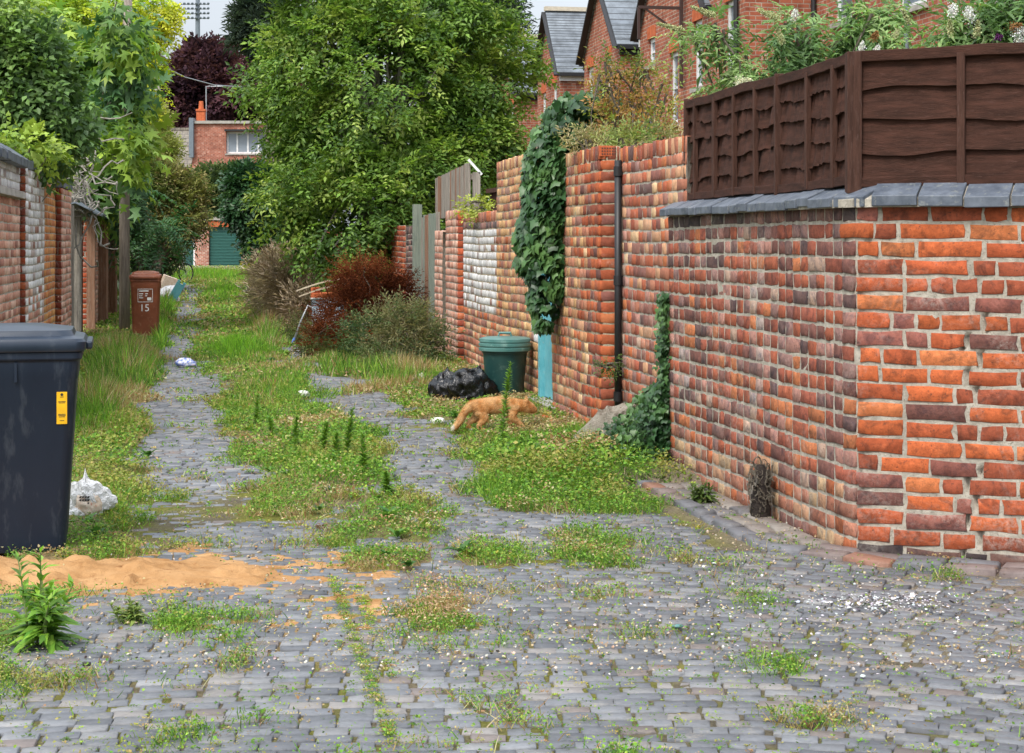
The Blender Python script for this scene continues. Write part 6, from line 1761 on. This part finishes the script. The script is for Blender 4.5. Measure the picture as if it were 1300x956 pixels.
# dead vine tangle above the left gate
rs = np.random.RandomState(400); b = MB(); c0 = P(101, 245, 24.5)
for i in range(55):
    p = c0 + Vector((rs.normal(0, .11), rs.normal(0, .3), rs.normal(0, .24))); pts = [p.copy()]; v = Vector(rs.normal(0, .1, 3))
    for k in range(6): v = v * .6 + Vector(rs.normal(0, .06, 3)); p = p + v; pts.append(p.copy())
    b.tube(pts, [rs.uniform(.006, .014)] * 7, 5)
b.tube([U(-2.0, 24.6, 0), U(-1.95, 24.6, 1.5), c0], [.04, .035, .02], 7)
tag(b.build('dead_vine', M['bark_pale'], None), 'tangle of bare grey vine stems above the left gate', 'dead vine')

# bare branches sticking out of the fig
b = MB(); b.tube([P(118, 148, 24.5), P(140, 151, 24.5), P(152, 150, 24.4), P(168, 143, 24.3)], [.010, .012, .010, .006], 6); b.tube([P(100, 190, 25.2), P(118, 150, 25), P(122, 148, 24.8)], .011, 6); b.tube([U(-1.95, 25.6, 0), P(94, 230, 25.5), P(100, 190, 25.2)], [.05, .03, .012], 7)
tag(b.build('bare_branch', M['bark_pale'], None, smooth=True), 'bare pale branch reaching out from the fig to the pole', 'branch')

# ================================================================== dumped things
dc = tag(empty('dumped_cabinet', (P(418, 420, 26.0).x, 26.0, 0), math.radians(-8)), 'dumped pale blue mottled cabinet with a brown top among the bushes', 'cabinet')
M['blue_panel'] = mottled('mottled_blue_laminate', (.22, .32, .40), (.50, .60, .66), 34, .5, (.12, .2, .28), .2, .002, .4)
b = MB(); b.box((-.22, -.2, .02), (.22, .2, .62)); b.build('carcass', M['blue_panel'], dc, bevel=.006)
b = MB(); b.box((-.20, -.215, .05), (.20, -.203, .59)); b.build('door_panel', M['blue_panel'], dc, bevel=.004)
b = MB(); b.box((-.23, -.22, .622), (.23, .22, .70)); b.box((-.23, -.21, .70), (-.19, .2, .78)); b.build('top', M['terracotta'], dc, bevel=.005)
b = MB(); b.box((-.23, -.223, .612), (.23, -.216, .632)); b.build('edge_strip', M['white'], dc)
bs = tag(empty('bent_slats', (P(405, 365, 25.6).x, 25.6, 0)), 'pale curved wooden slats lying on top of the dumped cabinet', 'wooden slats')
M['pale_wood'] = mottled('pale_plywood', (.42, .34, .24), (.56, .48, .36), 8, .7, None, .2, .002, .3)
for k, (dz, dx, dy) in enumerate(((0, 0, 0), (-.085, .03, .04), (-.05, .12, .1))):
    b = MB(); n = 14; r = []
    for i in range(n + 1):
        t = i / n; x = -.33 + .78 * t + dx; z = .74 + dz + .17 * math.sin(t * 1.7) ; r.append([Vector((x, dy + y_, z + z_)) for y_, z_ in ((-.03, -.01), (.03, -.01), (.03, .012), (-.03, .012))])
    b.loft(r); b.build('slat', M['pale_wood'], bs)
mf = tag(empty('metal_frame', (P(385, 438, 24.6).x, 24.6, 0)), 'bent grey metal chair frame leaning in the grass beside the dumped cabinet', 'metal frame')
b = MB(); b.tube([(-.16, 0, .0), (-.03, .0, .35), (.06, .05, .56), (.24, .1, .46), (.30, .12, .02)], .013, 8); b.build('frame', M['steel'], mf, smooth=True)
b = MB(); b.tube([(-.155, -.0, .02), (-.125, 0, .10)], .02, 8); b.build('blue_foot', plain('blue_plastic', (.1, .2, .5), .5), mf)
# rubbish by the brown bin
g_ = 'rubbish heaped behind the brown bin'
p = P(214, 372, 41); o = blob('rubbish_bag', (p.x, 41, .02), (.24, .2, .22), 31, M['white_bag'], None, .3); tag(o, 'white rubbish bag slumped behind the brown wheelie bin', 'bag', g_)
p = P(207, 350, 42); b = MB(); b.cbox((0, 0, .28), (.34, .26, .5)); o = b.build('cardboard_box', M['cream_net'], None, bevel=.01); o.location = (p.x, 42, .1); o.rotation_euler = (.1, .35, .4); tag(o, 'battered cream cardboard box behind the brown bin', 'box', g_)
p = P(211, 362, 39.5); b = MB(); b.cbox((0, 0, .3), (.06, .04, .62)); b.cbox((.14, 0, .3), (.06, .04, .62)); b.cbox((.07, 0, .3), (.1, .02, .5)); o = b.build('green_crate', M['turquoise'], None, bevel=.004); o.location = (p.x, 39.5, .05); o.rotation_euler = (.2, .5, .3); tag(o, 'broken pale green panel leaning on the rubbish', 'panel', g_)
p = P(222, 320, 60); bk = tag(empty('bicycle', (p.x, 60, 0), .9), 'dark old bicycle standing by the green side door', 'bicycle')
for x in (-.5, .5):
    b = MB(); b.tube([(x + .32 * math.cos(a), 0, .33 + .32 * math.sin(a)) for a in np.linspace(0, 6.283, 21)], .022, 6, False); w_ = b.build('wheel', M['rubber'], bk)
    b = MB()
    for a in np.linspace(0, 3.14, 6, endpoint=False): b.bar((x - .31 * math.cos(a), 0, .33 - .31 * math.sin(a)), (x + .31 * math.cos(a), 0, .33 + .31 * math.sin(a)), .006, .006)
    b.build('spokes', M['steel'], w_)
b = MB()
for a_, c_ in (((-.5, .33), (-.12, .3)), ((-.12, .3), (.33, .78)), ((-.5, .33), (-.22, .82)), ((-.22, .78), (.33, .78)), ((-.12, .3), (-.24, .9)), ((.5, .33), (.3, .95))): b.tube([(a_[0], 0, a_[1]), (c_[0], 0, c_[1])], .016, 6)
b.build('frame', M['black_iron'], bk); b = MB(); b.tube([(.3, -.25, 1.0), (.3, 0, .96), (.3, .25, 1.0)], .014, 6); b.build('handlebar', M['black_iron'], bk); b = MB(); b.loft([circ(.05, .9, 8), circ(.09, .93, 8)]); s_o = b.build('saddle', M['rubber'], bk); s_o.location = (-.24, 0, 0)
# broken bricks and stones at the door
rs = np.random.RandomState(500)
for i, (px, py, s, c) in enumerate(((697, 541, .11, 'terracotta'), (682, 548, .08, 'concrete'), (712, 536, .09, 'terracotta'), (700, 552, .07, 'concrete'), (549, 486, .12, 'brown_wood'), (530, 488, .14, 'concrete'), (521, 486, .09, 'terracotta'))):
    Yq = GY(py); b = MB(); pts = [Vector(v) * s for v in ((-.9, -.5, 0), (.8, -.6, 0), (.9, .5, 0), (-.7, .6, 0), (-.7, -.4, .55), (.6, -.5, .62), (.7, .4, .5), (-.6, .4, .6))]; pts = [v + Vector(rs.normal(0, s * .09, 3)) for v in pts]
    b.add(pts, ((0, 3, 2, 1), (4, 5, 6, 7), (0, 1, 5, 4), (1, 2, 6, 5), (2, 3, 7, 6), (3, 0, 4, 7))); o = b.build('broken_brick' if c != 'concrete' else 'stone', M[c], None, bevel=.006); o.location = ((px - CX) * Yq / F, Yq, .01); o.rotation_euler = (rs.normal(0, .15), rs.normal(0, .15), rs.rand() * 3)
    tag(o, ['red brick lump right by the foot of the turquoise door', 'grey stone lump just under the cat\'s nose', 'red brick lump against the orange brick pier', 'small grey stone nearest the camera below the door', 'upright broken red brick by the low pink wall', 'grey slab lying left of the bin bags under the shrub', 'small red brick at the left end of the grey slab'][i], 'rubble', 'rubble along the foot of the right walls')

# ================================================================== the cat
def build_cat():
    J = {}; vs = []; rad = []; ed = []

    def j(n, p, r): J[n] = len(vs); vs.append(p); rad.append(r)

    def e(*ns):
        for a, b in zip(ns, ns[1:]): ed.append((J[a], J[b]))
    j('pel', (-.18, 0, .215), (.066, .082)); j('rump', (-.245, 0, .20), (.052, .062)); j('mid', (-.08, 0, .208), (.070, .086)); j('chest', (.03, 0, .208), (.070, .090)); j('sh', (.095, 0, .222), (.060, .078))
    j('neck', (.15, 0, .215), (.050, .054)); j('head', (.205, 0, .188), (.050, .050)); j('muz', (.246, 0, .165), (.028, .026)); j('nose', (.262, 0, .158), (.016, .014))
    e('rump', 'pel', 'mid', 'chest', 'sh', 'neck', 'head', 'muz', 'nose')
    for s, n, dx in ((1, 'l', -.05), (-1, 'r', .035)):
        j('hip' + n, (-.20, .04 * s, .165), (.056, .050)); j('kn' + n, (-.165 + dx * .7, .048 * s, .11), (.038, .034)); j('ho' + n, (-.232 + dx, .045 * s, .062), (.020, .019)); j('pw' + n, (-.212 + dx, .045 * s, .02), (.020, .017)); j('to' + n, (-.178 + dx, .045 * s, .014), (.019, .013))
        e('pel', 'hip' + n, 'kn' + n, 'ho' + n, 'pw' + n, 'to' + n)
    for s, n in ((1, 'l'), (-1, 'r')):
        up = n == 'r'
        j('es' + n, (.075, .036 * s, .16), (.044, .038)); j('el' + n, (.045 if not up else .065, .038 * s, .115), (.028, .025)); j('wr' + n, ((.065 if not up else .115), .036 * s, (.058 if not up else .080)), (.019, .018))
        j('fp' + n, ((.075 if not up else .148), .036 * s, (.018 if not up else .042)), (.018, .016)); j('ft' + n, ((.098 if not up else .165), .036 * s, (.014 if not up else .030)), (.017, .012))
        e('sh', 'es' + n, 'el' + n, 'wr' + n, 'fp' + n, 'ft' + n)
    j('t1', (-.295, 0, .175), (.030, .030)); j('t2', (-.325, .01, .125), (.028, .028)); j('t3', (-.352, .012, .075), (.026, .026)); j('t4', (-.388, .012, .034), (.023, .022)); j('t5', (-.415, .01, .022), (.010, .010))
    e('rump', 't1', 't2', 't3', 't4', 't5')
    me = bpy.data.meshes.new('cat_cage'); me.from_pydata(vs, ed, []); o = bpy.data.objects.new('cat_cage', me); COL.objects.link(o)
    m = o.modifiers.new('skin', 'SKIN'); m.use_smooth_shade = True; m.branch_smoothing = .6
    for v, r in zip(me.skin_vertices[0].data, rad): v.radius = r
    me.skin_vertices[0].data[0].use_root = True
    o.modifiers.new('sub', 'SUBSURF').levels = 2
    dg = bpy.context.evaluated_depsgraph_get(); dg.update()
    m2 = bpy.data.meshes.new_from_object(o.evaluated_get(dg)); bpy.data.objects.remove(o)
    bm = bmesh.new(); bm.from_mesh(m2)
    bmesh.ops.holes_fill(bm, edges=[e_ for e_ in bm.edges if e_.is_boundary], sides=0)
    bad = [e_ for e_ in bm.edges if len(e_.link_faces) > 2]
    for s in (-1, 1):                                               # ears, merged into the body by the remesh
        a = [Vector((.172, .008 * s, .218)), Vector((.215, .030 * s, .205)), Vector((.170, .050 * s, .200)), Vector((.180, .044 * s, .286))]
        q = [bm.verts.new(v) for v in a]
        for f in ((0, 1, 3), (1, 2, 3), (2, 0, 3), (0, 2, 1)): bm.faces.new([q[i] for i in f])
    bmesh.ops.recalc_face_normals(bm, faces=bm.faces); bm.to_mesh(m2); bm.free()
    o2 = bpy.data.objects.new('c2', m2); COL.objects.link(o2); r = o2.modifiers.new('r', 'REMESH'); r.mode = 'VOXEL'; r.voxel_size = .005
    sm = o2.modifiers.new('s', 'SMOOTH'); sm.iterations = 3; sm.factor = .5
    dg = bpy.context.evaluated_depsgraph_get(); dg.update(); m3 = bpy.data.meshes.new_from_object(o2.evaluated_get(dg)); bpy.data.objects.remove(o2)
    n = len(m3.vertices); co_ = np.empty(n * 3); m3.vertices.foreach_get('co', co_); co_ = co_.reshape(-1, 3); nr = np.empty(n * 3); m3.vertices.foreach_get('normal', nr); nr = nr.reshape(-1, 3)

    def fur(c, rs):
        x, y, z = c[:, 0], c[:, 1], c[:, 2]
        st = np.sin(x * 95 + 5 * fbm(x * 12, y * 12, z * 12, 3, 3) + z * 22)
        k = sig(st * 1.3)[:, None]
        base = np.array([.72, .42, .19]) * (1 - k) + np.array([.52, .235, .07]) * k
        sw = sig((fbm(x * 22, y * 22 + 3, z * 26, 9, 3) - .5) * 26)[:, None]; base = base * (1 - sw * .55) + np.array([.82, .58, .33]) * sw * .55
        ven = sig((.135 - z) * 60)[:, None] * sig((x + .2) * 30)[:, None]; base = base * (1 - ven * .4) + np.array([.7, .47, .24]) * ven * .4
        wt = ((x < -.392) | ((z < .026) & (x > -.33))).astype(float)[:, None]; base = base * (1 - wt) + np.array([.78, .72, .62]) * wt
        fc = sig((x - .2) * 160)[:, None] * .25; base = base * (1 - fc) + np.array([.35, .14, .05]) * fc
        return np.clip(base * (.85 + .3 * fbm(x * 60, y * 60, z * 60, 5, 2))[:, None], .01, .9)
    a = m3.attributes.new('col', 'FLOAT_COLOR', 'POINT'); cc = np.ones((n, 4), np.float32); cc[:, :3] = fur(co_, RS); a.data.foreach_set('color', cc.ravel())
    fm = colmat('cat_fur', .9, 60, .2, .5, .002, .1); m3.materials.clear()
    root = empty('cat', (P(640, 500, 13.35).x, 13.35, .018), math.radians(4)); root.scale = (.97, 1, 1)
    tag(root, 'ginger cat with white tail tip sniffing at the turquoise door', 'cat')
    link('body', m3, fm, root, True)
    rs = np.random.RandomState(2); m = 42000; i = rs.choice(n, m); nn = unit(nr[i]); flow = np.array([-.9, 0, -.35])
    D = unit(flow + nn * .45 + rs.normal(0, .2, (m, 3))); D = np.where(((nn * D).sum(1) < .05)[:, None], unit(D + nn * .5), D)
    O = co_[i] + rs.normal(0, .001, (m, 3)); col = fur(co_[i], rs) * (1 + rs.normal(0, .28, (m, 1)))
    leafmesh('fur', O - nn * .001, D, nn, rs.uniform(.010, .024, m), .0012, T_BLADE, np.clip(col, .01, .9), M['dry'], root)
    for s in (-1, 1):
        b = MB(); b.loft([[Vector((.232 + r * math.cos(t) * .5, (.0325) * s, .190 + r * math.sin(t))) + Vector((0, s * .002 * k, 0)) for t in [k2 * math.pi / 4 for k2 in range(8)]] for k, r in ((0, .0052), (1, .003))])
        b.build('eye', M['ink'], root)


build_cat()

# ------------------------------------------------------------------ camera, sky, sun
cam = bpy.data.cameras.new('camera'); co = bpy.data.objects.new('camera', cam); COL.objects.link(co)
co.location = (0, 0, EYE); co.rotation_euler = (math.radians(90), 0, 0)
cam.sensor_width = 36; cam.sensor_fit = 'HORIZONTAL'; cam.lens = F / 1300 * 36
cam.shift_y = -(478 - CY) / 1300.0; cam.clip_end = 5000; cam.clip_start = .1
cam.dof.use_dof = False
scene.camera = co

w = bpy.data.worlds.new('World'); scene.world = w; w.use_nodes = True
nt = w.node_tree; bg = nt.nodes['Background']
sun_el, sun_az = math.radians(52), math.radians(180 + 28)       # azimuth measured from +Y towards +X
sky = N(nt, 'ShaderNodeTexSky'); sky.sky_type = 'NISHITA'; sky.sun_disc = False
sky.sun_elevation = sun_el; sky.sun_rotation = sun_az; sky.air_density = 1.0; sky.dust_density = 4.0; sky.ozone_density = 1.0
tc = N(nt, 'ShaderNodeTexCoord'); mp = N(nt, 'ShaderNodeMapping'); mp.inputs['Scale'].default_value = (1, 1, 3.0)
nt.links.new(tc.outputs['Generated'], mp.inputs['Vector'])
nz = noise_node(nt, 3.0, 5, .55, mp.outputs['Vector'])
rp = ramp(nt, nz.outputs['Fac'], [(.35, .92), (.7, 1.10)])
hs = N(nt, 'ShaderNodeHueSaturation'); hs.inputs['Saturation'].default_value = .45; hs.inputs['Value'].default_value = SKY_VAL
nt.links.new(sky.outputs[0], hs.inputs['Color'])
cloud = mix(nt, .62, hs.outputs[0], SKY_GREY)
fin = mix(nt, 1.0, cloud, rp.outputs['Color'], 'MULTIPLY')
sz = N(nt, 'ShaderNodeSeparateXYZ'); nt.links.new(tc.outputs['Generated'], sz.inputs[0])          # an overcast sky is brighter overhead than low down
gz = ramp(nt, sz.outputs['Z'], [(.02, .62), (.75, 1.75)])
fin = mix(nt, 1.0, fin, gz.outputs['Color'], 'MULTIPLY')
nt.links.new(fin, bg.inputs['Color']); bg.inputs['Strength'].default_value = .15

sl = bpy.data.lights.new('sun', 'SUN'); so = bpy.data.objects.new('sun', sl); COL.objects.link(so)
sl.energy = 1.5; sl.angle = math.radians(12); sl.color = (1.0, .95, .87)
dv = Vector((math.sin(sun_az) * math.cos(sun_el), math.cos(sun_az) * math.cos(sun_el), math.sin(sun_el)))
so.rotation_euler = dv.to_track_quat('Z', 'Y').to_euler()
so.location = (0, -5, 30)

scene.view_settings.view_transform = 'Standard'; scene.view_settings.look = 'None'
scene.view_settings.exposure = EXPOSURE; scene.view_settings.gamma = 1.0
scene.cycles.max_bounces = 6; scene.cycles.transparent_max_bounces = 4; scene.cycles.diffuse_bounces = 3
scene.cycles.use_denoising = True
